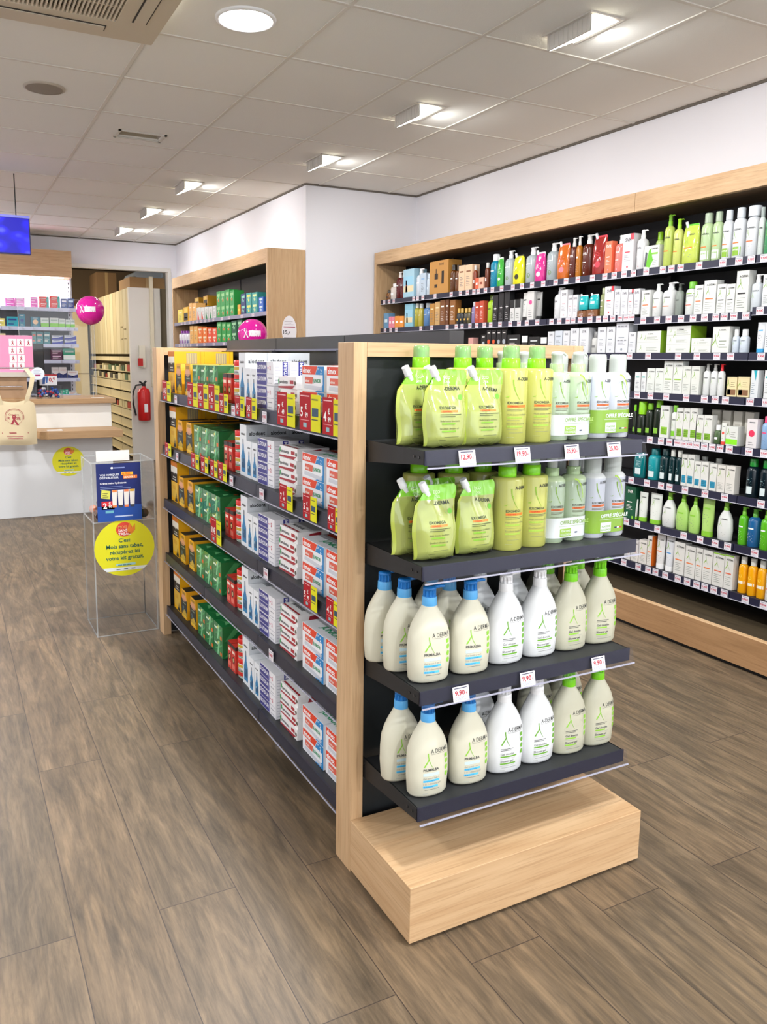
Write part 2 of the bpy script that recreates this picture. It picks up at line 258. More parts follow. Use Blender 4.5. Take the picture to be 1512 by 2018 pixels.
WALL_ROWS=[
(1.722,[
('c', 5.652, 0.049, 0.08, 'small amber glass bottle', '7a4a18', '201810', 'n'),
('c', 5.579, 0.098, 0.127, 'stacked white jars with lids', 'efe3da', 'f4f4f4', 'n'),
('p', 5.495, 0.069, 0.208, 'dark red pump bottle', '5a1416', 'e8e0dc', 'l'),
('p', 5.43, 0.054, 0.207, 'dark red pump bottle', '5a1416', 'e8e0dc', 'l'),
('b', 5.319, 0.16, 0.211, 'pale blue box with beach picture', 'a8cfe0', 'd8563a', 'pic'),
('p', 5.193, 0.076, 0.205, 'pale blue pump bottle', 'dfeaf5', 'ffffff', 'l'),
('b', 5.114, 0.074, 0.165, 'plain pale blue box', 'cfe0f0', '8fb4d8', 'l'),
('c', 5.052, 0.043, 0.155, 'small pale blue bottle', 'd5e4f2', 'cfdff0', 'n'),
('b', 4.902, 0.247, 0.232, 'large golden gift box', 'c08a42', '2a1a0c', 'gift'),
('c', 4.744, 0.053, 0.19, 'slim brown glass bottle', '5e3514', '251a12', 'l'),
('c', 4.685, 0.051, 0.182, 'slim brown glass bottle', '6a3c16', '251a12', 'l'),
('b', 4.618, 0.072, 0.172, 'peach cosmetic box', 'edc7a4', '8a5a3a', 'l'),
('b', 4.537, 0.083, 0.17, 'peach cosmetic box', 'edc7a4', '8a5a3a', 'l'),
('c', 4.477, 0.03, 0.16, 'amber bottle with clear cap', '8a3a1a', 'd8d4d0', 'n'),
('b', 4.441, 0.035, 0.075, 'small coral box', 'e86a48', 'ffffff', 'n'),
('b', 4.393, 0.055, 0.076, 'small peach box', 'e9b49a', 'a0503a', 'n'),
('c', 4.346, 0.034, 0.165, 'amber bottle with clear cap', '6e3218', 'd8d4d0', 'n'),
('c', 4.28, 0.075, 0.211, 'tall teal bottle', '1587a8', 'eef2f4', 'l'),
('q', 4.206, 0.062, 0.195, 'green squeeze pouch', '3fae3a', 'e8f4e0', 'pl'),
('p', 4.13, 0.074, 0.217, 'grey pump bottle', 'aeb8bc', 'f4f4f4', 'lg'),
('q', 4.032, 0.102, 0.192, 'yellow squeeze pouch', 'e6e01e', '303018', 'pl'),
('p', 3.924, 0.088, 0.215, 'grey pump bottle', 'aab4b6', 'f4f4f4', 'lg'),
('q', 3.829, 0.091, 0.186, 'magenta squeeze pouch', 'd8308c', 'ffffff', 'pl'),
('p', 3.734, 0.084, 0.217, 'grey pump bottle', 'a4aeb2', 'f4f4f4', 'lg'),
('q', 3.629, 0.103, 0.214, 'amber and pink squeeze pouch', 'c8641a', 'f08090', 'pl'),
('p', 3.549, 0.048, 0.222, 'brown pump bottle', '5a2418', 'ecece8', 'svrw'),
('p', 3.501, 0.039, 0.225, 'amber pump bottle', 'b8701c', 'ecece8', 'l'),
('p', 3.442, 0.074, 0.226, 'brown pump bottle', '5a2418', 'ecece8', 'svrw'),
('q', 3.345, 0.106, 0.223, 'dark red squeeze pouch', '9c2824', 'd84050', 'pl'),
('b', 3.262, 0.05, 0.168, 'coral cosmetic box', 'ee7a56', 'ffffff', 'svrw'),
('p', 3.2, 0.065, 0.193, 'coral pump bottle', 'f08078', 'ffffff', 'svrw'),
('b', 3.126, 0.075, 0.188, 'white box with pink side', 'f2eef0', 'e04858', 'svr'),
('p', 3.053, 0.058, 0.2, 'white pump bottle with label', 'f0f0f2', 'ffffff', 'svr'),
('b', 2.968, 0.098, 0.113, 'white promotional box with green leaf', 'eef2ea', '6cc030', 'promo'),
('p', 2.883, 0.052, 0.249, 'tall yellow-green pump bottle', 'b8c862', '7ab82a', 'exo'),
('p', 2.826, 0.049, 0.222, 'tall yellow-green pump bottle', 'c8d070', '98d020', 'exo'),
('q', 2.749, 0.095, 0.199, 'yellow-green squeeze pouch', 'c0d058', '5cc020', 'exo'),
('c', 2.664, 0.061, 0.223, 'pale green bottle of shrink-wrapped pair', 'b4cc9c', 'a8b8a0', 'offw'),
('c', 2.604, 0.05, 0.221, 'pale green bottle of shrink-wrapped pair', 'b4cc9c', 'a8b8a0', 'offw'),
('c', 2.55, 0.049, 0.219, 'white bottle of shrink-wrapped pair', 'eef2f6', 'd4dce2', 'off'),
('c', 2.493, 0.059, 0.221, 'white bottle of shrink-wrapped pair', 'eef2f6', 'd4dce2', 'off'),
('c', 2.425, 0.063, 0.218, 'large white capped bottle', 'eef2f6', 'dce2e8', 'ado'),
('c', 2.374, 0.028, 0.204, 'clear capped bottle', 'dde6e2', '98a4a0', 'ad'),
('c', 2.34, 0.034, 0.196, 'clear green bottle', '3c8c58', '98a4a0', 'ad'),
]),
(1.502,[
('b', 5.66, 0.081, 0.121, 'small blue box', '6c9cc0', 'd8e8f0', 'n'),
('b', 5.593, 0.044, 0.092, 'small pink box', 'ee8ca0', 'ffffff', 'n'),
('b', 5.545, 0.043, 0.09, 'small pink box', 'ee8ca0', 'ffffff', 'n'),
('b', 5.487, 0.065, 0.092, 'small orange box', 'f29a3c', 'ffffff', 'n'),
('b', 5.417, 0.066, 0.089, 'small orange box', 'f29a3c', 'ffffff', 'n'),
('b', 5.31, 0.12, 0.175, 'beach picture box', '8cc4d8', 'f0e8c8', 'pic'),
('c', 5.218, 0.049, 0.175, 'clear yellow bottle', 'a8a030', 'c8ccc8', 'l'),
('c', 5.162, 0.048, 0.17, 'clear yellow bottle', 'b8a840', 'c8ccc8', 'l'),
('c', 5.083, 0.087, 0.17, 'clear blue bottle', '5880b0', 'a8b0b4', 'l'),
('b', 4.98, 0.063, 0.16, 'gold cosmetic box', 'b8843a', 'e8d0a0', 'l'),
('b', 4.912, 0.065, 0.169, 'gold cosmetic box', 'c8a068', 'e8d8b0', 'l'),
('b', 4.844, 0.064, 0.177, 'brown cosmetic box', '7c4a22', 'c89858', 'l'),
('b', 4.786, 0.041, 0.177, 'brown cosmetic box', '6a3a1a', 'c89858', 'l'),
('b', 4.719, 0.068, 0.17, 'tan cosmetic box', '94602c', 'd8b070', 'l'),
('c', 4.66, 0.037, 0.11, 'small dark perfume bottle', '20242a', 'd0a850', 'n'),
('c', 4.621, 0.036, 0.109, 'small dark perfume bottle', '20242a', 'd0a850', 'n'),
('c', 4.575, 0.037, 0.107, 'small dark perfume bottle', '3c3424', 'd0a850', 'n'),
('c', 4.534, 0.035, 0.108, 'small dark perfume bottle', '504828', 'd0a850', 'n'),
('c', 4.482, 0.051, 0.144, 'lilac glass bottle', '8878a4', 'c8c8cc', 'l'),
('b', 4.429, 0.046, 0.141, 'red perfume box', 'b8442c', 'e8a080', 'l'),
('b', 4.379, 0.049, 0.145, 'red perfume box', 'c45038', 'e8a080', 'l'),
('c', 4.3, 0.068, 0.179, 'lime green spray bottle', 'a0c828', '485810', 'l'),
('b', 4.231, 0.056, 0.172, 'black star box', '1c1c1e', 'e8e8e8', 'star'),
('b', 4.171, 0.054, 0.181, 'black star box', '1c1c1e', 'e8e8e8', 'star'),
('b', 4.112, 0.053, 0.186, 'black star box', '1c1c1e', 'e8e8e8', 'star'),
('b', 4.058, 0.044, 0.132, 'white and black box', 'e8e8e6', '181818', 'wb'),
('b', 4.004, 0.053, 0.133, 'white and black box', 'e8e8e6', '181818', 'wb'),
('t', 3.945, 0.05, 0.168, 'white and black tube', 'e8e8e4', '181818', 'l'),
('b', 3.884, 0.063, 0.173, 'white box with pink flower', 'ecebe8', 'd04890', 'flower'),
('t', 3.819, 0.052, 0.164, 'clear and black tube', '9a9a98', '141414', 'l'),
('p', 3.657, 0.069, 0.181, 'slim white pump bottle', 'f0f0f2', 'e0e0e4', 'svr'),
('b', 3.59, 0.056, 0.161, 'slim white box', 'f4f2f4', 'e8a0a8', 'svr'),
('b', 3.538, 0.038, 0.128, 'narrow white box', 'f0eef2', 'e8a0a8', 'svr'),
('b', 3.498, 0.037, 0.128, 'narrow white box', 'f0eef2', 'e8a0a8', 'svr'),
('b', 3.444, 0.066, 0.038, 'small brown box', '7c4c26', 'ffffff', 'svrw'),
('b', 3.364, 0.086, 0.041, 'small brown box', '7c4c26', 'ffffff', 'svrw'),
('c', 3.295, 0.039, 0.151, 'olive bottle', '8c9464', 'b0b894', 'svrw'),
('b', 3.24, 0.067, 0.155, 'white box with red corner', 'f2f0f4', 'e02838', 'svr'),
('b', 3.18, 0.043, 0.136, 'white box with pale print', 'f0f0f4', 'a8a8b4', 'svr'),
('b', 3.132, 0.047, 0.132, 'white box with pale print', 'f0f0f4', 'a8a8b4', 'svr'),
('b', 3.089, 0.034, 0.129, 'white box with red corner', 'f2f0f4', 'e02838', 'svr'),
('b', 3.048, 0.039, 0.13, 'white box with pale print', 'f0f0f4', 'a8a8b4', 'svr'),
('b', 2.988, 0.057, 0.136, 'white carton with orange bar', 'f0f2ee', 'e86030', 'ado'),
('p', 2.931, 0.051, 0.164, 'white pump bottle', 'f0f2f0', 'e8ece8', 'ado'),
('p', 2.863, 0.078, 0.166, 'white pump bottle', 'f0f2f0', 'f8f8f8', 'ado'),
('p', 2.794, 0.041, 0.155, 'grey pump bottle behind glass', '889088', '50544e', 'l'),
('c', 2.728, 0.06, 0.158, 'white bottle with green cap', 'f0f4f0', '6cb830', 'adt'),
('b', 2.669, 0.047, 0.138, 'white carton with orange bar', 'f0f2ee', 'e86030', 'ado'),
('b', 2.608, 0.068, 0.155, 'white carton with orange bar', 'f0f2ee', 'e86030', 'ado'),
('b', 2.545, 0.047, 0.133, 'white carton with black bar', 'f0f2ee', '202020', 'ado'),
('b', 2.497, 0.044, 0.13, 'white carton with black bar', 'f0f2ee', '202020', 'adk'),
('b', 2.44, 0.063, 0.183, 'tall white carton with black bar', 'eceee8', '202020', 'adk'),
('p', 2.379, 0.051, 0.163, 'pale blue-white pump bottle', 'dfe6ec', 'f0f0f0', 'ad'),
('b', 2.319, 0.039, 0.14, 'white and blue carton', 'eef2f4', '58a8d8', 'ad'),
]),
(1.308,[
('b', 4.49, 0.058, 0.104, 'small pink box', 'd8a098', 'ffffff', 'n'),
('b', 4.349, 0.053, 0.12, 'black box with grey dot', '1a1a1a', 'a8b0b8', 'dot'),
('b', 4.291, 0.048, 0.148, 'black box with orange dot', '1a1a1a', 'e85828', 'dot'),
('b', 4.238, 0.047, 0.147, 'black box with orange dot', '1a1a1a', 'e85828', 'dot'),
('b', 4.185, 0.046, 0.146, 'black box with grey dot', '1a1a1a', 'a8b0b8', 'dot'),
('b', 4.131, 0.051, 0.147, 'black box with grey dot', '1a1a1a', 'a8b0b8', 'dot'),
('b', 4.033, 0.129, 0.114, 'wide black box', '181818', 'd8d8d8', 'l'),
('b', 3.925, 0.056, 0.105, 'black box with white label', '1c1c1c', 'e8e8e8', 'wb'),
('b', 3.837, 0.109, 0.098, 'wide black box', '161616', 'd8d8d8', 'l'),
('b', 3.75, 0.056, 0.093, 'black box with white label', '1c1c1c', 'e8e8e8', 'wb'),
('b', 3.687, 0.056, 0.125, 'small white carton', 'eceef2', '9098a0', 'svr'),
('b', 3.622, 0.064, 0.128, 'pale blue carton', 'dfe6f0', '9098a0', 'l'),
('b', 3.557, 0.055, 0.126, 'small white carton', 'eceef2', '9098a0', 'svr'),
('b', 3.49, 0.07, 0.139, 'white carton with soft print', 'eef0f4', '9098a0', 'svr'),
('b', 3.414, 0.073, 0.139, 'white carton with soft print', 'eef0f4', '9098a0', 'svr'),
('c', 3.342, 0.053, 0.117, 'small grey jar', 'c0c0bc', '787878', 'n'),
('b', 3.28, 0.062, 0.139, 'white carton with soft print', 'eef0f4', '9098a0', 'svr'),
('b', 3.214, 0.061, 0.14, 'white carton with soft print', 'eef0f4', '9098a0', 'svr'),
('b', 3.134, 0.088, 0.155, 'large white carton', 'eef0f6', '9098a0', 'svr3'),
('b', 3.063, 0.048, 0.107, 'small white carton', 'eceef2', '9098a0', 'svr'),
('b', 2.953, 0.156, 0.11, 'pair of wide white cartons with green end', 'f2f4ee', '88b428', 'ad2'),
('b', 2.77, 0.146, 0.129, 'triple stack of wide white cartons with green end', 'f2f4ee', '88b428', 'ad3'),
('b', 2.638, 0.112, 0.07, 'wide low white carton pair', 'f2f4ee', 'a8c878', 'ad2'),
('b', 2.531, 0.09, 0.12, 'square white carton', 'f2f4ee', 'a8c878', 'ad1'),
('c', 2.461, 0.032, 0.106, 'pale bottle with white cap', 'dce6f2', 'e8e8e8', 'ad'),
('c', 2.421, 0.043, 0.105, 'pale bottle with white cap', 'dce6f2', 'e8e8e8', 'ad'),
('t', 2.335, 0.042, 0.132, 'white and blue tube', 'eef2f6', '38a0d8', 'l'),
('b', 2.291, 0.035, 0.128, 'white and blue carton', 'eef2f6', '38a0d8', 'l'),
]),
(1.112,[
('b', 3.01, 0.039, 0.101, 'narrow white carton', 'f0f2f2', '48b0a8', 'l'),
('b', 2.971, 0.03, 0.102, 'narrow white carton', 'f0f2f2', '48b0a8', 'l'),
('b', 2.925, 0.051, 0.122, 'white carton with green bar', 'f0f4ee', '98c048', 'ad'),
('b', 2.871, 0.052, 0.123, 'white carton with green bar', 'f0f4ee', '98c048', 'ad'),
('b', 2.817, 0.057, 0.158, 'tall white carton with green bar', 'f2f4ee', '98c048', 'adl'),
('b', 2.759, 0.056, 0.158, 'tall white carton with green bar', 'f2f4ee', '98c048', 'adl'),
('b', 2.706, 0.048, 0.136, 'white carton with fine print', 'f0f2ea', '98c048', 'ad'),
('b', 2.656, 0.047, 0.136, 'white carton with fine print', 'f0f2ea', '98c048', 'ad'),
('p', 2.602, 0.037, 0.148, 'white spray bottle with silver nozzle', 'f0f2f0', 'a8a8a4', 'ad'),
('p', 2.561, 0.038, 0.148, 'white spray bottle with silver nozzle', 'f0f2f0', 'a8a8a4', 'ad'),
('p', 2.523, 0.032, 0.148, 'white spray bottle with red nozzle', 'f0f2f0', 'd82028', 'ad'),
('b', 2.479, 0.053, 0.09, 'beige and brown soap carton', 'e8d8a8', '8a6040', 'soap'),
('b', 2.418, 0.061, 0.092, 'beige and brown soap carton', 'e8d8a8', '8a6040', 'soap'),
('b', 2.342, 0.037, 0.122, 'white carton with teal wedge', 'eaeef0', '18a0b0', 'teal'),
('b', 2.279, 0.032, 0.124, 'white carton with teal stripes', 'f0f2f2', '38a8b0', 'l'),
]),
(0.893,[
('c', 3.022, 0.02, 0.153, 'small dark bottle', '283024', '7cc81c', 'g'),
('c', 2.983, 0.049, 0.172, 'dark bottle with large green cap', '20281e', '8cd018', 'g'),
('c', 2.932, 0.045, 0.166, 'dark bottle with green cap', '20281e', '78b81c', 'g'),
('c', 2.879, 0.052, 0.182, 'dark bottle with green cap', '20281e', '78b81c', 'g'),
('b', 2.822, 0.056, 0.16, 'white and green carton', 'f0f2ec', '88c030', 'adg'),
('c', 2.771, 0.037, 0.165, 'white bottle with green cap', 'eef2ea', '78c02c', 'adg'),
('b', 2.73, 0.04, 0.155, 'white carton with green panel', 'f0f0ea', '78a830', 'adg'),
('b', 2.689, 0.037, 0.156, 'white carton with green panel', 'f0f0ea', '78a830', 'adg'),
('b', 2.649, 0.041, 0.158, 'white carton with green panel', 'f0f0ea', '78a830', 'adg'),
('b', 2.613, 0.043, 0.128, 'short white carton with green panel', 'f0f0ea', '78a830', 'adg'),
('b', 2.567, 0.046, 0.13, 'short white carton with green panel', 'f0f0ea', '78a830', 'adg'),
('c', 2.52, 0.038, 0.088, 'small dropper bottle', '48603c', 'f0f0f0', 'n'),
('t', 2.484, 0.028, 0.1, 'white tube with red ring', 'eef0e8', 'e05040', 'dot'),
('b', 2.436, 0.062, 0.088, 'white carton with lime band', 'eef0ea', '88e020', 'lime'),
('b', 2.336, 0.052, 0.129, 'white carton with pink side', 'f2ecec', 'e03058', 'dot'),
('c', 2.276, 0.042, 0.145, 'blue bottle with pink cap', '88a8cc', 'e84878', 'l'),
]),
(0.673,[
('q', 2.977, 0.076, 0.142, 'teal squeeze pouch', '0c6c70', '0a5458', 'tw'),
('c', 2.892, 0.073, 0.159, 'teal bottle', '1c9098', '0c6c70', 'tw'),
('c', 2.821, 0.056, 0.166, 'dark teal bottle', '0c2c30', '18383a', 'tw'),
('c', 2.768, 0.036, 0.167, 'dark teal bottle with white cap', '0c2c30', 'd8d8d0', 'tw'),
('c', 2.727, 0.038, 0.168, 'dark teal bottle with white cap', '0c2c30', 'd8d8d0', 'tw'),
('b', 2.684, 0.032, 0.154, 'white carton with blue panel', 'eeeee8', '2888a8', 'adg'),
('b', 2.647, 0.039, 0.156, 'white carton with blue panel', 'eeeee8', '2888a8', 'adg'),
('b', 2.607, 0.036, 0.129, 'short white carton with blue panel', 'eeeee8', '2888a8', 'adg'),
('b', 2.567, 0.042, 0.131, 'short white carton with blue panel', 'eeeee8', '2888a8', 'adg'),
('b', 2.519, 0.039, 0.128, 'short white carton with blue panel', 'eeeee8', '2888a8', 'adg'),
('b', 2.475, 0.043, 0.127, 'plain white carton', 'eeeae2', 'a0a098', 'ad'),
('b', 2.427, 0.049, 0.129, 'plain white carton', 'eeeae2', '507830', 'ad'),
('c', 2.331, 0.057, 0.173, 'dark bottle with green top', '0c1c24', '18882c', 'tw'),
('c', 2.265, 0.052, 0.173, 'dark bottle with green top', '0c1c24', '18882c', 'tw'),
]),
(0.452,[
('b', 3.013, 0.073, 0.17, 'dark green box', '0c5034', '083c28', 'svrw'),
('t', 2.993, 0.048, 0.108, 'small white tube with green cap', 'eef2ea', '88c438', 'ad'),
('t', 2.935, 0.055, 0.151, 'white tube with green cap', 'eef2ea', '88c438', 'ad'),
('t', 2.857, 0.075, 0.156, 'large white tube with green cap', 'eef2ea', '88c438', 'ad'),
('o', 2.774, 0.082, 0.176, 'large white bottle with green pump', 'f0f2ee', '88c040', 'ad'),
('o', 2.69, 0.076, 0.179, 'light green bottle with green pump', 'a8d070', '88c438', 'l'),
('o', 2.618, 0.063, 0.177, 'light green bottle with green pump', 'a8d070', '88c438', 'l'),
('t', 2.543, 0.067, 0.179, 'light green tube', 'a8cc70', '88c438', 'l'),
('o', 2.45, 0.079, 0.18, 'large white bottle with green pump', 'f0f2ee', '88c040', 'ad'),
('p', 2.354, 0.042, 0.174, 'green pump bottle', '58b020', '78c038', 'lw'),
('p', 2.303, 0.057, 0.173, 'blue pump bottle', '205c90', '58a038', 'lw'),
('p', 2.243, 0.046, 0.177, 'green pump bottle', '58b020', '78c038', 'lw'),
]),
(0.232,[
('b', 3.012, 0.04, 0.048, 'small white and orange box', 'f0ece8', 'e88048', 'l'),
('b', 2.962, 0.048, 0.111, 'white carton with orange bar', 'f2ece4', 'e87838', 'ado'),
('b', 2.908, 0.053, 0.125, 'white carton with orange bar', 'f2ece4', 'e87838', 'ado'),
('b', 2.864, 0.029, 0.157, 'slim white carton with orange side', 'f2ece4', 'e87838', 'ado'),
('t', 2.804, 0.054, 0.178, 'white tube with orange bar', 'f2f0ee', 'f0f0f0', 'ado'),
('t', 2.746, 0.054, 0.184, 'white tube with blue bar', 'eef0f4', 'f0f0f0', 'adb'),
('b', 2.678, 0.064, 0.163, 'white carton with orange edge', 'f2f0ea', 'e87838', 'ado'),
('b', 2.613, 0.059, 0.156, 'white carton with red bar', 'f2f0ea', 'e06030', 'ado'),
('b', 2.562, 0.037, 0.159, 'slim white carton with red bar', 'f2f0ea', 'e06030', 'ado'),
('b', 2.514, 0.054, 0.158, 'white carton with red bar', 'f2f0ea', 'c8d0a0', 'ado'),
('b', 2.453, 0.061, 0.159, 'white carton with green top', 'f2f0ea', '88b838', 'adt'),
('b', 2.397, 0.047, 0.162, 'white carton with green top', 'f2f0ea', '88b838', 'adt'),
('c', 2.335, 0.042, 0.169, 'yellow spray can', 'f0a810', 'd8d8d0', 'sun'),
('c', 2.287, 0.043, 0.171, 'yellow spray can', 'f0a810', 'd8d8d0', 'sun'),
('c', 2.24, 0.043, 0.173, 'yellow spray can', 'f0a810', 'd8d8d0', 'sun'),
('c', 2.199, 0.033, 0.176, 'white bottle with orange label', 'f0f0ee', 'e8e8e8', 'ado'),
]),
]
MID_ROWS=[
(1.615,[
('b', 8.4, 0.189, 0.135, 'yellow and white carton', 'e4d04c', 'e8e8e0', 'l'),
('b', 8.186, 0.184, 0.15, 'yellow and black honeycomb carton', 'e8b020', '1c1810', 'bk'),
('b', 8.012, 0.118, 0.18, 'slim orange carton', 'ecb468', 'f4e8d0', 'l'),
('b', 7.876, 0.133, 0.173, 'slim orange carton', 'ecb468', 'f4e8d0', 'l'),
('b', 7.731, 0.122, 0.125, 'white carton with red mark', 'f0f0ea', 'e04838', 'tri'),
('b', 7.597, 0.125, 0.118, 'white carton with red mark', 'f0f0ea', 'e04838', 'tri'),
('b', 7.46, 0.124, 0.117, 'white carton with green mark', 'f0f0ea', '208848', 'tri'),
('b', 7.33, 0.117, 0.111, 'white carton with green mark', 'f0f0ea', '208848', 'tri'),
('b', 7.209, 0.086, 0.114, 'narrow white carton', 'f0f0ea', 'a8b8a8', 'l'),
('b', 7.079, 0.119, 0.116, 'lower green herbal carton', '2c9c44', 'e07030', 'tea'),
('b', 6.953, 0.116, 0.114, 'lower green herbal carton', '2c9c44', 'e07030', 'tea'),
('b', 6.828, 0.112, 0.116, 'lower green herbal carton', '2c9c44', 'e07030', 'tea'),
('b', 6.703, 0.122, 0.109, 'lower green herbal carton', '2c9c44', 'e07030', 'tea'),
('b', 6.524, 0.067, 0.087, 'small orange carton', 'f0a020', 'f8e060', 'n'),
('b', 6.412, 0.121, 0.085, 'lower dark blue and green carton', '1c2c68', '88d0b8', 'tea'),
('b', 6.276, 0.126, 0.084, 'lower teal and yellow carton', '38a098', 'e8e060', 'tea'),
('b', 6.137, 0.128, 0.082, 'lower teal carton', '38a098', 'e0e8a0', 'tea'),
('b', 5.994, 0.103, 0.059, 'lower blue carton', '2868c8', 'e0e8f0', 'tea'),
]),
(1.395,[
('c', 8.456, 0.094, 0.14, 'white bottle with purple label', 'ece8f0', '8828a0', 'pu'),
('c', 8.351, 0.092, 0.137, 'white bottle with purple label', 'ece8f0', '8828a0', 'pu'),
('c', 8.249, 0.09, 0.135, 'white bottle with purple label', 'ece8f0', '8828a0', 'pu'),
('c', 8.149, 0.088, 0.132, 'white bottle with blue label', 'ece8f0', '202880', 'pu'),
('b', 7.986, 0.133, 0.174, 'slim orange and white carton', 'f0b868', 'f4e8d0', 'l'),
('b', 7.841, 0.128, 0.17, 'slim orange and white carton', 'f0b868', 'f4e8d0', 'l'),
('b', 7.686, 0.152, 0.078, 'lower orange carton', 'f07828', 'f8e0c0', 'tea'),
('b', 7.526, 0.15, 0.076, 'lower orange carton', 'f07828', 'f8e0c0', 'tea'),
('b', 7.366, 0.138, 0.071, 'lower red-orange carton', 'f05838', 'f8d8c8', 'tea'),
('b', 7.22, 0.136, 0.068, 'lower red-orange carton', 'f05838', 'f8d8c8', 'tea'),
('b', 7.077, 0.131, 0.092, 'lower green herbal carton', '2c9c44', 'e07030', 'tea'),
('b', 6.939, 0.121, 0.089, 'lower green herbal carton', '2c9c44', 'e07030', 'tea'),
('b', 6.802, 0.128, 0.086, 'lower green herbal carton', '2c9c44', 'e07030', 'tea'),
('b', 6.656, 0.142, 0.091, 'lower dark green carton', '145c38', 'a0d0a0', 'tea'),
('b', 6.507, 0.129, 0.092, 'lower dark green carton', '145c38', 'a0d0a0', 'tea'),
]),
]
BACK_ROWS=[
(1.765,[
('b', 0.648, 0.091, 0.045, 'lower pink tampon carton', 'e870c8', 'fce8f8', 'l2'),
('b', 0.744, 0.095, 0.049, 'lower pink tampon carton', 'f0a0d8', 'fce8f8', 'l2'),
('b', 0.884, 0.069, 0.054, 'lower pink tampon carton', 'ea60c0', 'fce8f8', 'l2'),
('b', 0.982, 0.097, 0.058, 'lower red and teal carton', 'e0403c', '38b0a8', 'rt'),
('b', 1.091, 0.102, 0.062, 'lower red and teal carton', 'e0403c', '38b0a8', 'rt'),
('b', 1.183, 0.06, 0.103, 'navy blue carton', '304c90', 'e8e8f0', 'l2'),
('b', 1.251, 0.064, 0.106, 'navy blue carton', '304c90', 'c8d8f0', 'l2'),
]),
(1.562,[
('b', 0.546, 0.088, 0.082, 'yellow carton', 'e8dc70', 'ffffff', 'l2'),
('b', 0.662, 0.113, 0.102, 'teal carton', '20a8b8', '203c88', 'l2'),
('b', 0.756, 0.06, 0.13, 'dark teal carton', '107890', '203c88', 'dot'),
('b', 0.886, 0.09, 0.105, 'dark teal carton', '287890', 'f0c8a0', 'dot'),
('b', 0.979, 0.083, 0.099, 'white and green carton', 'e8f0ec', '88cc50', 'lg2'),
('b', 1.073, 0.092, 0.102, 'white and green carton', 'e8f0ec', '88cc50', 'lg2'),
('b', 1.153, 0.063, 0.096, 'white and green carton', 'e8f0ec', '88cc50', 'lg2'),
('b', 1.212, 0.048, 0.087, 'short white and green carton', 'e8f0ec', '80c840', 'lg2'),
('b', 1.261, 0.044, 0.089, 'short white and green carton', 'e8f0ec', '80c840', 'lg2'),
]),
(1.386,[
('b', 0.541, 0.097, 0.104, 'cream carton', 'f0e0b0', 'd0a040', 'l2'),
('b', 0.642, 0.066, 0.086, 'white and blue carton', 'e4e8f4', '4048a8', 'wave'),
('b', 0.712, 0.066, 0.088, 'white and blue carton', 'e4e8f4', '4048a8', 'wave'),
('b', 0.778, 0.061, 0.089, 'white and blue carton', 'e4e8f4', '4048a8', 'wave'),
('b', 0.866, 0.039, 0.128, 'tall teal and grey carton', '70a0a0', 'd87868', 'l2'),
('b', 0.923, 0.066, 0.129, 'tall teal and grey carton', '488890', 'd8b0a8', 'l2'),
('b', 0.994, 0.065, 0.131, 'tall teal and grey carton', '488890', 'd8e0d8', 'l2'),
('b', 1.099, 0.119, 0.047, 'lower white and blue carton', 'e4e8f4', '4048a8', 'wave'),
('b', 1.231, 0.126, 0.049, 'lower white and blue carton', 'e4e8f4', '4048a8', 'wave'),
]),
(1.217,[
('b', 1.084, 0.115, 0.056, 'lower purple carton', '582448', 'e8c8d8', 'l2'),
('b', 1.212, 0.125, 0.127, 'large green and white carton', '209878', 'f0f4f0', 'lg2'),
]),
(1.023,[
('b', 1.064, 0.068, 0.118, 'white and navy carton', 'f4ecec', '202c68', 'nv'),
('b', 1.14, 0.078, 0.118, 'white and navy carton', 'f4ecec', '202c68', 'nv'),
('b', 1.239, 0.11, 0.08, 'wide white and navy carton', 'f4f0f0', '202c68', 'nv'),
]),
(0.85,[
('b', 1.127, 0.047, 0.049, 'small teal and white carton', '30b090', 'f0f4f0', 'l2'),
('b', 1.17, 0.032, 0.052, 'small teal carton', '30b090', 'f0f4f0', 'l2'),
('b', 1.232, 0.081, 0.027, 'small white carton', 'f0f4f0', 'e07860', 'l2'),
]),
]# ================================================================ the setting
def struct(name, mb, **k): return tag(mb.build(name, **k), kind='structure')
XR, YW, XP, YB, XLw, YF0 = 3.486, 5.78, 2.51, 9.62, -2.6, -3.0
struct('floor', MB().box(XLw-.1, XR+.1, YF0-.1, 13.6, -.1, 0, floor_mat()))
struct('wall_right', MB().box(XR, XR+.1, YF0, YW, 0, ZC, WALLM))
struct('wall_alcove', MB().box(XP+.0, XR+.1, YW, YW+.1, 0, ZC, WALLM))
struct('wall_passage', MB().box(XP, XP+.1, YW+.1, YB+.1, 0, ZC, WALLM))
bk = MB().box(XLw, 1.32, YB, YB+.1, 0, ZC, WALLM).box(1.32, 2.42, YB, YB+.1, 2.265, ZC, WALLM).box(2.42, XP, YB, YB+.1, 0, ZC, WALLM)
struct('wall_back', bk)
struct('trim_1', MB().box(1.30, 2.44, YB-.012, YB+.11, 2.245, 2.285, mat('dcdad4', .5)).box(2.405, 2.445, YB-.012, YB+.11, 0, 2.245, mat('dcdad4', .5)))
struct('wall_left', MB().box(XLw-.1, XLw, YF0, 13.6, 0, ZC, WALLM))
struct('wall_front', MB().box(XLw, XR, YF0-.1, YF0, 0, .3, WALLM).box(XLw, XR, YF0-.1, YF0, 2.5, ZC, WALLM).box(XLw, -1.6, YF0-.1, YF0, .3, 2.5, WALLM).box(2.8, XR, YF0-.1, YF0, .3, 2.5, WALLM))
win = struct('added_window_1', MB().box(-1.6, 2.8, YF0-.06, YF0-.05, .3, 2.5, ACRYL))  # unseen window, added to go with the fill light
mb = MB()
for x in (-1.6, .6, 2.76): mb.box(x, x+.04, YF0-.08, YF0-.03, .3, 2.5, WHITEM)
mb.build('added_window_frame', win)
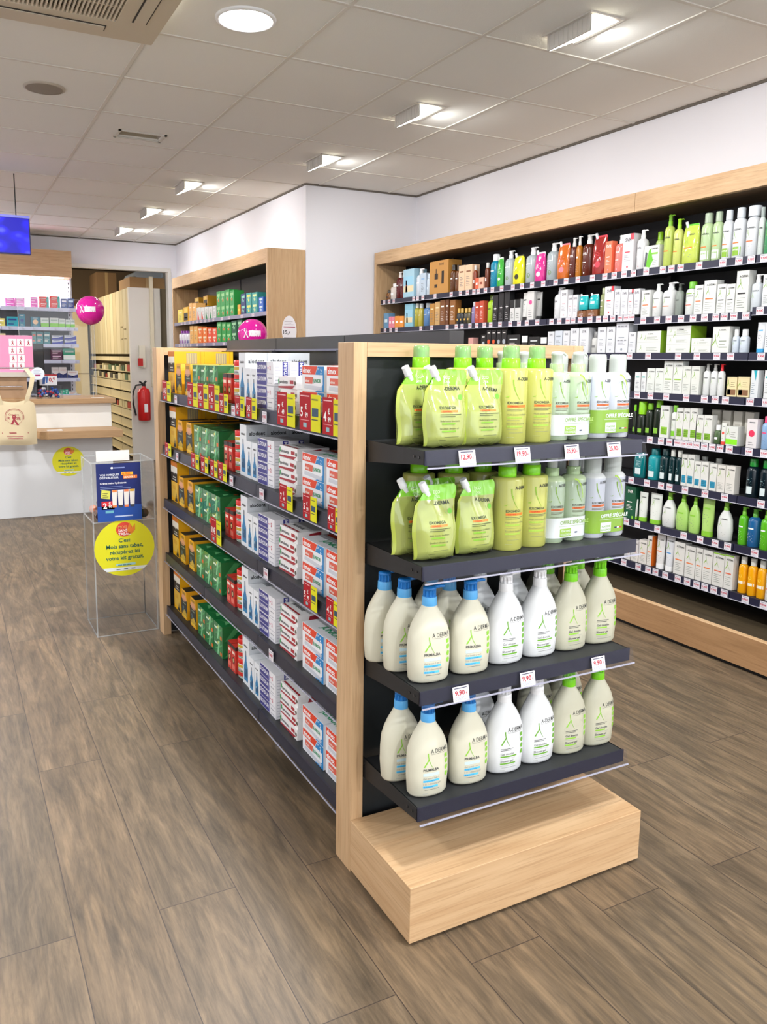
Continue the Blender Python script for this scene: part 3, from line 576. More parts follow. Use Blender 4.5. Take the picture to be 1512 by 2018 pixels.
# ceiling: slab of mineral tiles with its grid of white bars
ce = struct('ceiling', MB().box(XLw-.1, 1.0, YF0-.1, YB+.1, ZC, ZC+.08, TILEM).box(1.24, XR+.1, YF0-.1, YB+.1, ZC, ZC+.08, TILEM).box(1.0, 1.24, YF0-.1, 4.985, ZC, ZC+.08, TILEM).box(1.0, 1.24, 5.115, YB+.1, ZC, ZC+.08, TILEM))
g = MB(); bar_shade = mat('6e675e', .9); bar = mat('d9d5cc', .6)  # thin dark strips paint the shadow beside each bar
for k in range(-6, 6):
    x = GX+.6*k
    if XLw < x < XR:
        y1 = YW if x > XP else YB
        g.box(x-.008, x+.008, YF0, y1, ZC-.004, ZC+.002, bar).box(x+.008, x+.0105, YF0, y1, ZC-.0008, ZC+.002, bar_shade)
for k in range(-10, 13):
    y = GY+.6*k
    if YF0 < y < YB:
        x1 = XR if y < YW else XP
        g.box(XLw, x1, y-.008, y+.008, ZC-.0042, ZC+.002, bar).box(XLw, x1, y+.008, y+.0105, ZC-.0007, ZC+.002, bar_shade)
g.build('ceiling_grid', ce)
t2 = mat('6a645c', .8); e = MB()
e.box(XR-.012, XR, YF0, YW, ZC-.012, ZC, t2).box(XP, XR, YW-.012, YW, ZC-.012, ZC, t2).box(XP-.012, XP, YW, YB, ZC-.012, ZC, t2).box(XLw, XP, YB-.012, YB, ZC-.012, ZC, t2)
struct('trim_2', e)
# back room seen through the opening
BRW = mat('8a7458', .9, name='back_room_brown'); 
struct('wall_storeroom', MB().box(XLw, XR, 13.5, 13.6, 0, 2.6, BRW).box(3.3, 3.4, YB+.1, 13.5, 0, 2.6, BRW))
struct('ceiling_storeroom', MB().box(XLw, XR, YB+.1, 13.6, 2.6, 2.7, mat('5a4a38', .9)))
PART = mat('d8d4cc', .6)
struct('wall_partition', MB().box(1.99, 2.36, 9.84, 9.90, 0, 2.07, PART))
struct('trim_3', MB().box(2.23, 2.27, 9.80, 9.84, .9, 2.2, mat('d6cdb4', .5)))
struct('wall_storeroom_side', MB().box(2.27, 3.3, 10.2, 10.26, 0, 2.55, mat('8c8478', .8)))
# ---------------------------------------------------------------- ceiling fittings
LENS = mat('ffffff', .4, emit=22, name='lit_lens'); LENS2 = mat('fffdf8', .4, emit=26, name='lit_wash_lens')
def downlight(x, y):
    t = thing('downlight', '', 'ceiling light', (x, y, ZC), group='round recessed ceiling lights')
    MB().lathe([(.118, 0), (.116, -.008), (.104, -.01), (.1, 0)], WHITEM, n=36, cap0=False, cap1=False).build('trim_ring', t)
    MB().lathe([(.1, -.004), (.09, -.007), (.0, -.008)][::-1], LENS, n=36, cap1=False).build('lens', t)
    return t
for i, (x, y) in enumerate(DOWN):
    if (x, y) in ((1.12, 3.16),): reg(downlight(x, y), 'bright round recessed downlight', 'beside the air conditioning cassette', 'ceiling light', 'round recessed ceiling lights', 0)
    else:
        reg(downlight(x, y), 'round recessed downlight', 'added outside the ceiling view', 'ceiling light', 'round recessed ceiling lights', x*10+y)
RIB = mat('cfccc4', .4)
def washer(lit=True):
    t = thing('wall_washer_light', '', 'ceiling light')
    # frame flush in the tile, ribbed housing dropping towards the aisle, lens facing the shelves
    f = MB()
    for a in ((-.085, .085, -.14, -.125), (-.085, .085, .125, .14), (-.085, -.07, -.14, .14), (.07, .085, -.14, .14)): f.box(*a, -.006, .003, RIB)
    f.build('frame', t)
    if lit:
        h = MB(); 
        for k in range(18):
            y0 = -.12+k*.24/18
            h.box(-.07-.002*(k % 2), -.062, y0, y0+.24/18, -.062, 0, RIB)
        h.add([(-.066, -.12, 0), (.066, -.12, 0), (-.066, -.12, -.062)], [(0, 2, 1), (0, 1, 2)], RIB).add([(-.066, .12, 0), (.066, .12, 0), (-.066, .12, -.062)], [(0, 1, 2), (0, 2, 1)], RIB)
        h.build('housing', t)
        MB().add([(-.062, -.118, -.062), (-.062, .118, -.062), (.064, .118, -.004), (.064, -.118, -.004)], [(0, 1, 2, 3)], LENS2).build('lens', t)
    else:
        h = MB(); g_ = mat('a39b8c', .35, .3)
        h.add([(-.07, -.125, 0), (.07, -.125, 0), (.07, .125, 0), (-.07, .125, 0), (-.045, -.09, .05), (.045, -.09, .05), (.045, .09, .05), (-.045, .09, .05)],
              [(0, 1, 5, 4), (1, 2, 6, 5), (2, 3, 7, 6), (3, 0, 4, 7), (4, 5, 6, 7)], g_).build('recess', t)
        MB().box(-.03, .03, -.08, .08, .03, .04, mat('d8d2c4', .3)).build('lamp_glass', t)
    return t
WL = ['nearest lit wall washer light above the oak wall unit', 'second lit wall washer light above the oak wall unit', 'third lit wall washer light, before the white pillar corner',
      'fourth lit wall washer light, above the back passage', 'fifth lit wall washer light, above the back passage', 'farthest lit wall washer light, near the back wall', 'wall washer light above the camera aisle', 'wall washer light behind the camera']
w0 = washer()
for i, (x, y) in enumerate(WASH):
    o = w0 if i == 0 else dup(w0, (0, 0, 0)); o.location = (x, y, ZC); tag(o, WL[i], 'ceiling light', 'rectangular wall washer lights')
o = washer(False); o.location = (1.12, 5.05, ZC-.001); o.rotation_euler = (0, 0, PI/2); tag(o, 'unlit rectangular recessed ceiling light in a tile', 'ceiling light')
t = thing('ceiling_speaker', 'round perforated ceiling speaker in a tile at left', 'speaker', (.517, 4.40, ZC))
MB().lathe([(.098, .0), (.096, -.006), (.086, -.008)], mat('b9b0a2', .6), n=36, cap0=False, cap1=False).build('rim', t)
MB().lathe([(.0, -.013), (.04, -.012), (.086, -.007)], mat('8e8678', .7), n=36, cap0=False).build('grille', t)
t = thing('air_conditioning_cassette', 'square ceiling air conditioning cassette with slatted grille', 'air conditioner', (.415, 3.09, ZC))
ACM = mat('c9bea9', .5)
h = .42; mb = MB()
for (a, b, c, d) in ((-h, h, -h, -h+.17), (-h, h, h-.17, h), (-h, -h+.17, -h+.17, h-.17), (h-.17, h, -h+.17, h-.17)): mb.box(a, b, c, d, -.035, 0, ACM)
mb.build('panel', t)
mb = MB().box(-.26, .26, -.26, .26, -.012, -.004, mat('2c2823', .9))
mb.build('filter', t); mb = MB()
for k in range(34):
    x = -.25+k*.5/33; mb.box(x-.0035, x+.0035, -.25, .25, -.034, -.02, mat('d8cdb8', .5))
for k in range(5): mb.box(-.25, .25, -.25+k*.125-.003, -.25+k*.125+.003, -.030, -.022, mat('d8cdb8', .5))
mb.build('intake_grille', t)
for i in range(4):
    a = i*PI/2; mb = MB().box(-.22, .22, .30, .355, -.0375, -.034, mat('3a352e', .8)).box(-.215, .215, .306, .349, -.041, -.036, ACM)
    o = mb.build('louver', t); o.rotation_euler = (0, 0, a)
# ================================================================ gondola
XL, XG = .83, 1.513
gd = thing('shelf_gondola', 'long double-sided gondola with oak end frames and dark metal shelves', 'shelving', (XL, 1.64, 0)); go = Vector((XL, 1.64, 0))
def gp(mb, name, parent=gd, bevel=0, org=go):
    mb.v = [(a-org.x, b-org.y, c-org.z) for a, b, c in mb.v]; return mb.build(name, parent, bevel=bevel)
for nm, y0, y1 in (('front', 1.64, 1.722), ('back', 3.555, 3.63)):
    gp(MB().box(XL, XL+.034, y0, y1, 0, 1.31, OAK['z']), 'frame_post', bevel=.001)
    gp(MB().box(XG-.034, XG, y0, y1, 0, 1.31, OAK['z']), 'frame_post', bevel=.001)
    gp(MB().box(XL+.0342, XG-.0342, y0, y1, 1.277, 1.31, OAK['x']), 'frame_rail', bevel=.001)
    gp(MB().box(XL+.0342, XG-.0342, y0+.02, y1-.02, .01, 1.277, BLACKM), 'end_panel')
gp(MB().box(XL+.045, XG-.045, 1.6595, 1.6605, .141, 1.277, mat('141a1c', .6)).box(XL+.045, XG-.045, 1.658, 1.6597, .708, .711, BLACKM), 'end_panel_facing')
# spine with slotted uprights
sp = MB().box(1.155, 1.185, 1.73, 3.545, .05, 1.30, BLACKM)
gp(sp, 'spine_panel')
for (a, b) in ((1.73, 2.333), (2.337, 2.933), (2.937, 3.545)): gp(MB().box(1.148, 1.192, a, b, 1.3, 1.345, mat('2b2b2e', .5)).box(1.143, 1.148, a, b, 1.296, 1.303, mat('6a6a80', .4)), 'top_cover')
for y in (1.735, 2.335, 2.935, 3.54):
    mb = MB().box(1.125, 1.215, y-.012, y+.012, .03, 1.298, BLACKM)
    for k in range(28): mb.box(1.1235, 1.125, y-.004, y+.004, .1+k*.042, .122+k*.042, mat('060606', .9))
    gp(mb, 'upright')
    if y > 2: gp(MB().box(.9, .93, y-.012, y+.012, .02, .12, BLACKM).lathe([(.012, 0), (.012, .02)], STEEL, .915, y, 12), 'foot')
LS = [1.115, .878, .636, .388, .138]
def lshelf(z, y0, y1):
    m_ = MB().box(.852, 1.15, y0+.002, y1-.002, z-.022, z, DECK)
    m_.box(.846, .852, y0+.002, y1-.002, z-.036, z+.003, LIPM)
    s = gp(m_, 'shelf')
    f = MB(); f.add([(.8445, y0+.004, z+.004), (.8445, y1-.004, z+.004), (.8395, y1-.004, z-.036), (.8395, y0+.004, z-.036)], [(0, 1, 2, 3)], FILM)
    f.box(.838, .841, y0+.004, y1-.004, z-.038, z-.035, mat('a8a8b8', .25))
    f.v = [(a-go.x, b-go.y, c) for a, b, c in f.v]; f.build('price_rail', s)
for z in LS:
    for a, b in ((1.725, 2.335), (2.335, 2.935), (2.935, 3.553)): lshelf(z, a, b)
for z in LS:
    for a, b in ((1.725, 2.335), (2.335, 2.935), (2.935, 3.553)): gp(MB().box(1.19, 1.49, a+.002, b-.002, z-.022, z, DECK).box(1.49, 1.496, a+.002, b-.002, z-.036, z+.003, LIPM), 'shelf')
# oak plinth under the end display
pl = MB().box(XL, XG, 1.35, 1.6395, .008, .14, OAK['x'], dict(L=OAK['y'], R=OAK['y']))
gp(pl, 'plinth', bevel=.0012); gp(MB().box(XL+.01, XG-.01, 1.36, 1.635, 0, .008, BLACKM), 'plinth_foot')
# end shelves
ES = [.294, .563, .840, 1.085]
for z in ES:
    m_ = MB().box(.870, 1.478, 1.392, 1.642, z-.004, z, DECK)
    for x in (.868, 1.476):   # sloping side brackets
        m_.add([(x, 1.39, z), (x+.004, 1.39, z), (x, 1.39, z-.028), (x+.004, 1.39, z-.028), (x, 1.655, z), (x+.004, 1.655, z), (x, 1.655, z-.052), (x+.004, 1.655, z-.052)],
               [(0, 2, 6, 4), (1, 5, 7, 3), (0, 1, 3, 2), (4, 6, 7, 5), (2, 3, 7, 6), (0, 4, 5, 1)], BLACKM)
    m_.box(.868, 1.480, 1.388, 1.392, z-.030, z+.002, LIPM)
    s = gp(m_, 'end_shelf')
    f = MB(); f.add([(.868, 1.3865, z+.003), (1.487, 1.3865, z+.003), (1.487, 1.378, z-.034), (.868, 1.378, z-.034)], [(0, 3, 2, 1)], FILM)
    f.box(.868, 1.487, 1.376, 1.379, z-.0355, z-.0325, mat('a8a8b8', .25))
    f.v = [(a-go.x, b-go.y, c) for a, b, c in f.v]; f.build('price_rail', s)
    b_ = MB()
    for y in (1.41, 1.43, 1.64): b_.tube([(.866, y, z-.014), (.8685, y, z-.014)], .003, mat('5a5a5a', .3, 1))
    gp(b_, 'bracket_bolts')
# ================================================================ oak wall unit
wu = thing('wall_shelving_unit', 'long oak framed wall unit of dark shelves along right wall', 'shelving', (3.09, 5.74, 0)); wo = Vector((3.09, 5.74, 0))
def wp(mb, name, parent=wu, bevel=0): return gp(mb, name, parent, bevel, wo)
BY = [5.72, 5.05, 4.38, 3.71, 3.04, 2.37, 1.70, 1.03]
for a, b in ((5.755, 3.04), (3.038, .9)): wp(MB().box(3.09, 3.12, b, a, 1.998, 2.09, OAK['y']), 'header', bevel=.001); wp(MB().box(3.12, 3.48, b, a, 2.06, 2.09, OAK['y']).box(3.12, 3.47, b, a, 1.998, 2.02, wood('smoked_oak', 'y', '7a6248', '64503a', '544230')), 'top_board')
wp(MB().box(3.09, 3.48, 5.722, 5.755, 0.10, 1.998, OAK['z']), 'side_panel', bevel=.001)
wp(MB().box(3.40, 3.42, .9, 5.72, .15, 2.0, BLACKM), 'back_panel')
SHADE_OAK = wood('shaded_plinth_oak', 'y', 'b08860', '9c7650', '8a6442')  # darker tone puts shade on the plinth front, its top stays light
wp(MB().box(2.872, 2.905, .9, 5.755, .018, .15, SHADE_OAK, dict(T=OAK['y'])), 'plinth_board', bevel=.001); wp(MB().box(2.905, 3.47, .9, 5.755, .018, .105, wood('shaded_base_wood', 'y', '4a3f2e', '3c3325', '30281c')), 'plinth'); wp(MB().box(2.89, 3.47, .92, 5.75, 0, .018, BLACKM), 'plinth_foot')  # dark base colour stands for the shadow under the shelves
for y in BY: wp(MB().box(3.36, 3.40, y-.012, y+.012, .15, 2.0, BLACKM), 'upright')
RS = [1.722, 1.502, 1.308, 1.112, .893, .673, .452, .232]
for i, z in enumerate(RS):
    for a, b in zip(BY[:-1], BY[1:]):
        zz = z-(.018 if i == 1 and b > 2.3 and a < 3.1 else 0)
        m_ = MB().box(3.137, 3.40, b+.002, a-.002, zz-.02, zz, DECK).box(3.132, 3.137, b+.002, a-.002, zz-.031, zz+.002, mat('23243a', .35, name='navy_rail'))
        s = wp(m_, 'shelf')
        f = MB().box(3.128, 3.131, b+.002, a-.002, zz-.034, zz-.031, mat('b8b8c4', .25)); f.v = [(p-wo.x, q-wo.y, r) for p, q, r in f.v]; f.build('price_rail', s)
# ================================================================ mid shelving in the passage
ms = thing('oak_display_shelving', 'oak framed shelving with dark shelves by white pillar', 'shelving', (2.2, 5.8, 0)); mo = Vector((2.2, 5.8, 0))
def mp_(mb, name, bevel=0): return gp(mb, name, ms, bevel, mo)
mp_(MB().box(2.2, 2.508, 5.79, 5.82, 0, 2.08, OAK['z']), 'side_panel', .001); mp_(MB().box(2.2, 2.508, 8.6, 8.63, 0, 2.08, OAK['z']), 'side_panel', .001)
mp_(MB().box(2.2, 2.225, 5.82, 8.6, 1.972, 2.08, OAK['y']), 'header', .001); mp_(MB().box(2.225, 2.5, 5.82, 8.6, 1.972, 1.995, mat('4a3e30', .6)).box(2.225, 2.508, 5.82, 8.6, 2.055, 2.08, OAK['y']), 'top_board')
mp_(MB().box(2.47, 2.49, 5.82, 8.6, .1, 1.97, mat('4c463e', .6)).box(2.465, 2.47, 7.18, 7.2, .1, 1.97, BLACKM), 'back_panel')
mp_(MB().box(2.16, 2.5, 5.82, 8.6, .02, .14, OAK['y']), 'plinth')
MSZ = [1.615, 1.395, 1.17, .94, .70, .45]
for z in MSZ: mp_(MB().box(2.212, 2.47, 5.822, 8.598, z-.018, z, DECK).box(2.208, 2.212, 5.822, 8.598, z-.03, z+.002, mat('8c8aa0', .4)), 'shelf')
# ================================================================ prints and styles
K_ = '3a3c38'
def P(kw): return mat(kw, .5)
def box_proj(face, w, d, h, e=.0004):
    if face == 'F': return lambda u, v: (u, -d/2-e, v)
    if face == 'R': return lambda u, v: (w/2+e, u, v)       # u runs along +y (away)
    if face == 'L': return lambda u, v: (-w/2-e, -u, v)
    return lambda u, v: (u, v, h+e)                          # top, v along +y
def mark(mb, pr_, u, v, s, col):
    """the two crossing strokes of the logo"""
    a, b = [], []
    for i in range(7):
        t = i/6; x = -.05-.0*t+.36*t*t; y = .5-t; wd = .035*(1-t*.75)
        a.append((u+s*(x-wd), v+s*y)); b.append((u+s*(x+wd), v+s*y))
    for i in range(6): mb.poly([a[i+1], b[i+1], b[i], a[i]], col, pr_)
    mb.poly([(u+s*(-.34), v-s*.36), (u+s*(-.24), v-s*.36), (u+s*(.06), v+s*.12), (u+s*(.0), v+s*.16)], col, pr_)
def lines(mb, pr_, u0, u1, v0, v1, n, col, h=.25):
    st = (v1-v0)/n
    for i in range(n):
        k = (.95, .7, .85, .55)[i % 4]; mb.rect(pr_, u0, v0+st*i, u0+(u1-u0)*k, v0+st*i+st*h, col)
def style(mb, st, w, h, pr_, c1, c2, nu=1, v0=0):
    """front print; u in [-w/2, w/2], v in [v0, v0+h]"""
    U = lambda a: (a-.5)*w*.92
    V = lambda b: v0+b*h
    R = lambda a, b, c, d, col: mb.rect(pr_, U(a), V(b), U(c), V(d), P(col), nu)
    T = lambda s, a, b, size, col, al='c', bold=True, mw=.9: mb.text(pr_, s, U(a), V(b), size*h, P(col), al, bold, maxw=w*.92*mw)
    dark = sum(lin(c1)[:3]) < .7
    ink = 'e4e0dc' if dark else '6a6c70'
    if st == 'n': R(.2, .4, .8, .6, c2)
    elif st in ('l', 'lw'):
        col = 'e8ecea' if st == 'lw' or dark else c2
        R(.15, .72, .8, .78, col); lines(mb, pr_, U(.15), U(.8), V(.2), V(.6), 6, P(ink))
    elif st == 'l2': R(.08, .62, .9, .8, c2); R(.08, .2, .6, .3, c2); lines(mb, pr_, U(.1), U(.9), V(.35), V(.55), 2, P(ink))
    elif st == 'lg': R(.2, .8, .8, .84, 'f4f4f4'); mb.disc(pr_, U(.6), V(.32), w*.2, w*.2, P('78906a')); lines(mb, pr_, U(.2), U(.8), V(.5), V(.75), 4, P('f0f2f2'))
    elif st == 'pl': lines(mb, pr_, U(.25), U(.8), V(.5), V(.75), 5, P(c2)); mb.disc(pr_, U(.55), V(.28), w*.24, w*.2, P(c2), 12)
    elif st == 'pic': R(0, .45, 1, .75, '9cd0e8'); R(0, .2, 1, .42, 'e8d8b0'); mb.poly([(U(.2), V(.2)), (U(.4), V(.2)), (U(.34), V(.6)), (U(.22), V(.62))], P(c2), pr_)
    elif st == 'gift':
        T('NUXE', .65, .86, .09, '3a2410'); R(.25, .45, .45, .62, c2); R(.32, .62, .37, .76, c2); R(.66, .3, .8, .68, c2); R(.25, .2, .42, .3, c2)
    elif st in ('svr', 'svrw', 'svr3'):
        col = '62606a' if st != 'svrw' else 'f4ece8'
        if st == 'svr3':
            for a in (.2, .5, .8): T('SVR', a, .86, .075, col, mw=.26); T('SVR', a, .4, .06, col, mw=.2)
        else: T('SVR', .5, .8, .13, col)
        R(.2, .5, .7, .53, c2 if st != 'svrw' else col); lines(mb, pr_, U(.15), U(.8), V(.28), V(.46), 4, P('90909a' if st != 'svrw' else col)); mb.disc(pr_, U(.5), V(.12), w*.08, w*.08, P(c2 if c2 != 'ffffff' else 'd0a0a8'), 10)
        if st == 'svr' and c2 in ('e04858', 'e02838'): R(.72, .84, 1.04, 1.0, c2)
    elif st[:2] == 'ad' or st in ('exo', 'off', 'offw'):
        T('A-DERMA', .58, .84, .075, K_, mw=.8); mark(mb, pr_, U(.34), V(.68), h*.26, P('8ab83a'))
        bar = {'ado': 'e87838', 'adk': '202020', 'adb': '4890d0', 'adt': 'e06848', 'exo': 'f07a28', 'off': 'f07a28', 'offw': 'f07a28'}.get(st)
        if st == 'ado' and c2 == '202020': bar = '202020'
        if bar: R(.12, .44, .82, .475, bar)
        if st == 'adg': R(.1, .1, .88, .34, c2); lines(mb, pr_, U(.16), U(.8), V(.14), V(.32), 3, P('e8f0e8'), .15)
        elif st in ('off', 'offw'):
            R(-.02, .06, 1.02, .33, '86b42c' if st == 'off' else 'eef2ee'); T('OFFRE', .5, .22, .07, 'f0f4e8' if st == 'off' else '88b050')
        elif st in ('ad1', 'ad2', 'ad3'):
            n = int(st[2]); 
            for i in range(1, n): R(-.03, i/n-.004, 1.03, i/n+.004, '9aa090')
            for i in range(n): lines(mb, pr_, U(.4), U(.95), V((i+.2)/n), V((i+.55)/n), 3, P('808c78')); mark(mb, pr_, U(.15), V((i+.45)/n), h*.5/n, P('8ab83a'))
        else: lines(mb, pr_, U(.12), U(.85), V(.12), V(.4), 5, P('7c847a'), .2)
        if st == 'adt' : R(-.04, .96, 1.04, 1.0, '88b838')
        if st == 'adl': R(.1, .42, .9, .46, c2)
    elif st == 'promo': mb.poly([(U(.1), V(.1)), (U(.4), V(.05)), (U(.62), V(.35)), (U(.42), V(.85)), (U(.3), V(.8))], P('6cc030'), pr_); R(.5, .6, .95, .68, '88c848'); T('A-DERMA', .68, .82, .1, K_, mw=.6); lines(mb, pr_, U(.6), U(.95), V(.15), V(.45), 4, P('7c847a')); mb.poly([(U(-.02), V(.1)), (U(.14), V(.1)), (U(.2), V(.7)), (U(.06), V(.75))], P('50565c'), pr_)
    elif st == 'star': mb.poly([(U(.5)+w*r*math.cos(a*PI/4), V(.5)+w*r*math.sin(a*PI/4)) for a, r in zip(range(8), (.3, .08)*4)], P('e8e8e8'), pr_); lines(mb, pr_, U(.2), U(.8), V(.1), V(.36), 4, P('b8b8b8'))
    elif st == 'wb': R(-.04, .62, 1.04, 1, '1c1c1c' if not dark else 'e0e0e0'); lines(mb, pr_, U(.2), U(.8), V(.15), V(.5), 4, P('60605e' if not dark else 'e0e0e0'))
    elif st == 'flower': mb.disc(pr_, U(.5), V(.62), w*.25, w*.22, P('d84890'), 8); lines(mb, pr_, U(.2), U(.8), V(.12), V(.42), 4, P('888888'))
    elif st == 'dot': mb.disc(pr_, U(.5), V(.5), w*.3, w*.3, P(c2), 14); lines(mb, pr_, U(.2), U(.8), V(.1), V(.25), 2, P(ink)); R(.2, .86, .8, .9, ink)
    elif st == 'soap': R(.05, .08, .95, .36, '8a6040'); R(.05, .1, .4, .36, '88a838'); mark(mb, pr_, U(.15), V(.65), h*.4, P('8ab83a')); lines(mb, pr_, U(.4), U(.9), V(.5), V(.8), 3, P('8a7850'))
    elif st == 'teal': mb.poly([(U(.3), V(1)), (U(.8), V(1)), (U(.65), V(.62))], P(c2), pr_); lines(mb, pr_, U(.1), U(.6), V(.15), V(.6), 6, P('80909a'))
    elif st == 'g': R(.15, .12, .85, .36, '80b838'); lines(mb, pr_, U(.2), U(.8), V(.15), V(.33), 3, P('e8f0e8'), .2)
    elif st == 'lime': R(-.04, .06, 1.04, .34, '88e020'); mark(mb, pr_, U(.2), V(.68), h*.4, P('78b030')); lines(mb, pr_, U(.4), U(.9), V(.45), V(.8), 3, P('a0a098'))
    elif st == 'tw': R(.2, .12, .85, .42, 'd0dcdc'); lines(mb, pr_, U(.25), U(.8), V(.5), V(.8), 5, P('a8c8c8')); lines(mb, pr_, U(.25), U(.8), V(.16), V(.38), 3, P('486068'), .2)
    elif st == 'sun': R(-.05, .38, 1.05, .5, 'f0ecdc'); mb.disc(pr_, U(.45), V(.72), w*.26, w*.26, P('f8c83a'), 16); lines(mb, pr_, U(.15), U(.8), V(.1), V(.3), 4, P('c87810'), .2)
    elif st == 'bk': R(.05, .1, .95, .6, '1c1810'); R(.2, .64, .8, .9, 'f0d050'); R(.2, .25, .8, .32, 'e8c848')
    elif st == 'tri': mb.poly([(U(.2), V(.02)), (U(.8), V(.02)), (U(.3), V(.75))], P(c2), pr_); lines(mb, pr_, U(.4), U(.95), V(.4), V(.9), 4, P('b0b0a8'))
    elif st == 'tea': R(.12, .6, .85, .82, c2 if c2 != 'e07030' else '9ad08a'); mb.disc(pr_, U(.5), V(.3), w*.14, h*.14, P(c2), 10); mb.poly([(U(.1), V(.3)), (U(.4), V(.55)), (U(.9), V(.95)), (U(.4), V(.42))], P('a8dcb0'), pr_)
    elif st == 'pu': R(-.05, .05, 1.05, .4, c2); lines(mb, pr_, U(.2), U(.8), V(.5), V(.8), 3, P(c2))
    elif st == 'rt': mb.poly([(U(.72), V(0)), (U(1.04), V(0)), (U(1.04), V(1)), (U(.82), V(1))], P(c2), pr_); R(.1, .6, .7, .8, 'f8e0dc'); R(.15, .3, .6, .42, 'f8d0c8')
    elif st == 'lg2': R(-.04, .04, 1.04, .42, c2); R(.1, .65, .9, .8, 'a8b8b0')
    elif st == 'wave': mb.poly([(U(-.04), V(.02)), (U(1.04), V(.02)), (U(1.04), V(.8)), (U(.5), V(.45)), (U(-.04), V(.35))], P(c2), pr_); R(.1, .7, .7, .85, '8088b8')
    elif st == 'nv': mb.poly([(U(-.04), V(0)), (U(1.04), V(0)), (U(1.04), V(.5)), (U(.5), V(.32)), (U(-.04), V(.5))], P(c2), pr_); R(.1, .7, .9, .78, 'd0a8a0'); mb.disc(pr_, U(.5), V(.2), w*.08, w*.08, P('f0e8e8'), 10)
# generic goods -------------------------------------------------------------
def sup(a, b, n, x):                # front surface of a superellipse section
    t = min(1, abs(x)/a) if a > 1e-6 else 1
    return -b*(1-t**n)**(1/n)
def ring(a, b, z, n=2.0, k=24, cx=0, cy=0):
    out = []
    for j in range(k):
        t = 2*PI*j/k; c, s = math.cos(t), math.sin(t)
        out.append((cx+a*abs(c)**(2/n)*(1 if c >= 0 else -1), cy+b*abs(s)**(2/n)*(1 if s >= 0 else -1), z))
    return out
def interp(prof, z):
    for (z0, *p0), (z1, *p1) in zip(prof, prof[1:]):
        if z <= z1: t = (z-z0)/(z1-z0) if z1 > z0 else 0; return [a+(b-a)*t for a, b in zip(p0, p1)]
    return list(prof[-1][1:])
def loft_body(mb, prof, mt, n=2.3, k=28):   # prof: (z, a, b)
    mb.loft([ring(a, b, z, n, k) for z, a, b in prof], mt)
    return lambda u, v, e=.0005: (u, sup(interp(prof, v)[0], interp(prof, v)[1], n, u)-e, v)
def pump(mb, z, h, r, mt, spout=1.0, n=18, ang=0, flat=False):
    c, s = math.cos(ang), math.sin(ang)
    mb.lathe([(r, z), (r, z+h*.4), (r*.9, z+h*.42)], mt, n=n)
    mb.lathe([(r*.82, z+h*.42), (r*.82, z+h*.82), (r*.95, z+h*.86), (r*.9, z+h*.96), (r*.5, z+h)], mt, n=n)
    L = r*2.5*spout; zt = z+h*.9
    mb.tube([(c*r*.5, s*r*.5, zt), (c*L*.8, s*L*.8, zt+h*.02), (c*L, s*L, zt-h*.05)], [r*.34, r*.22, r*.16], mt, 8)
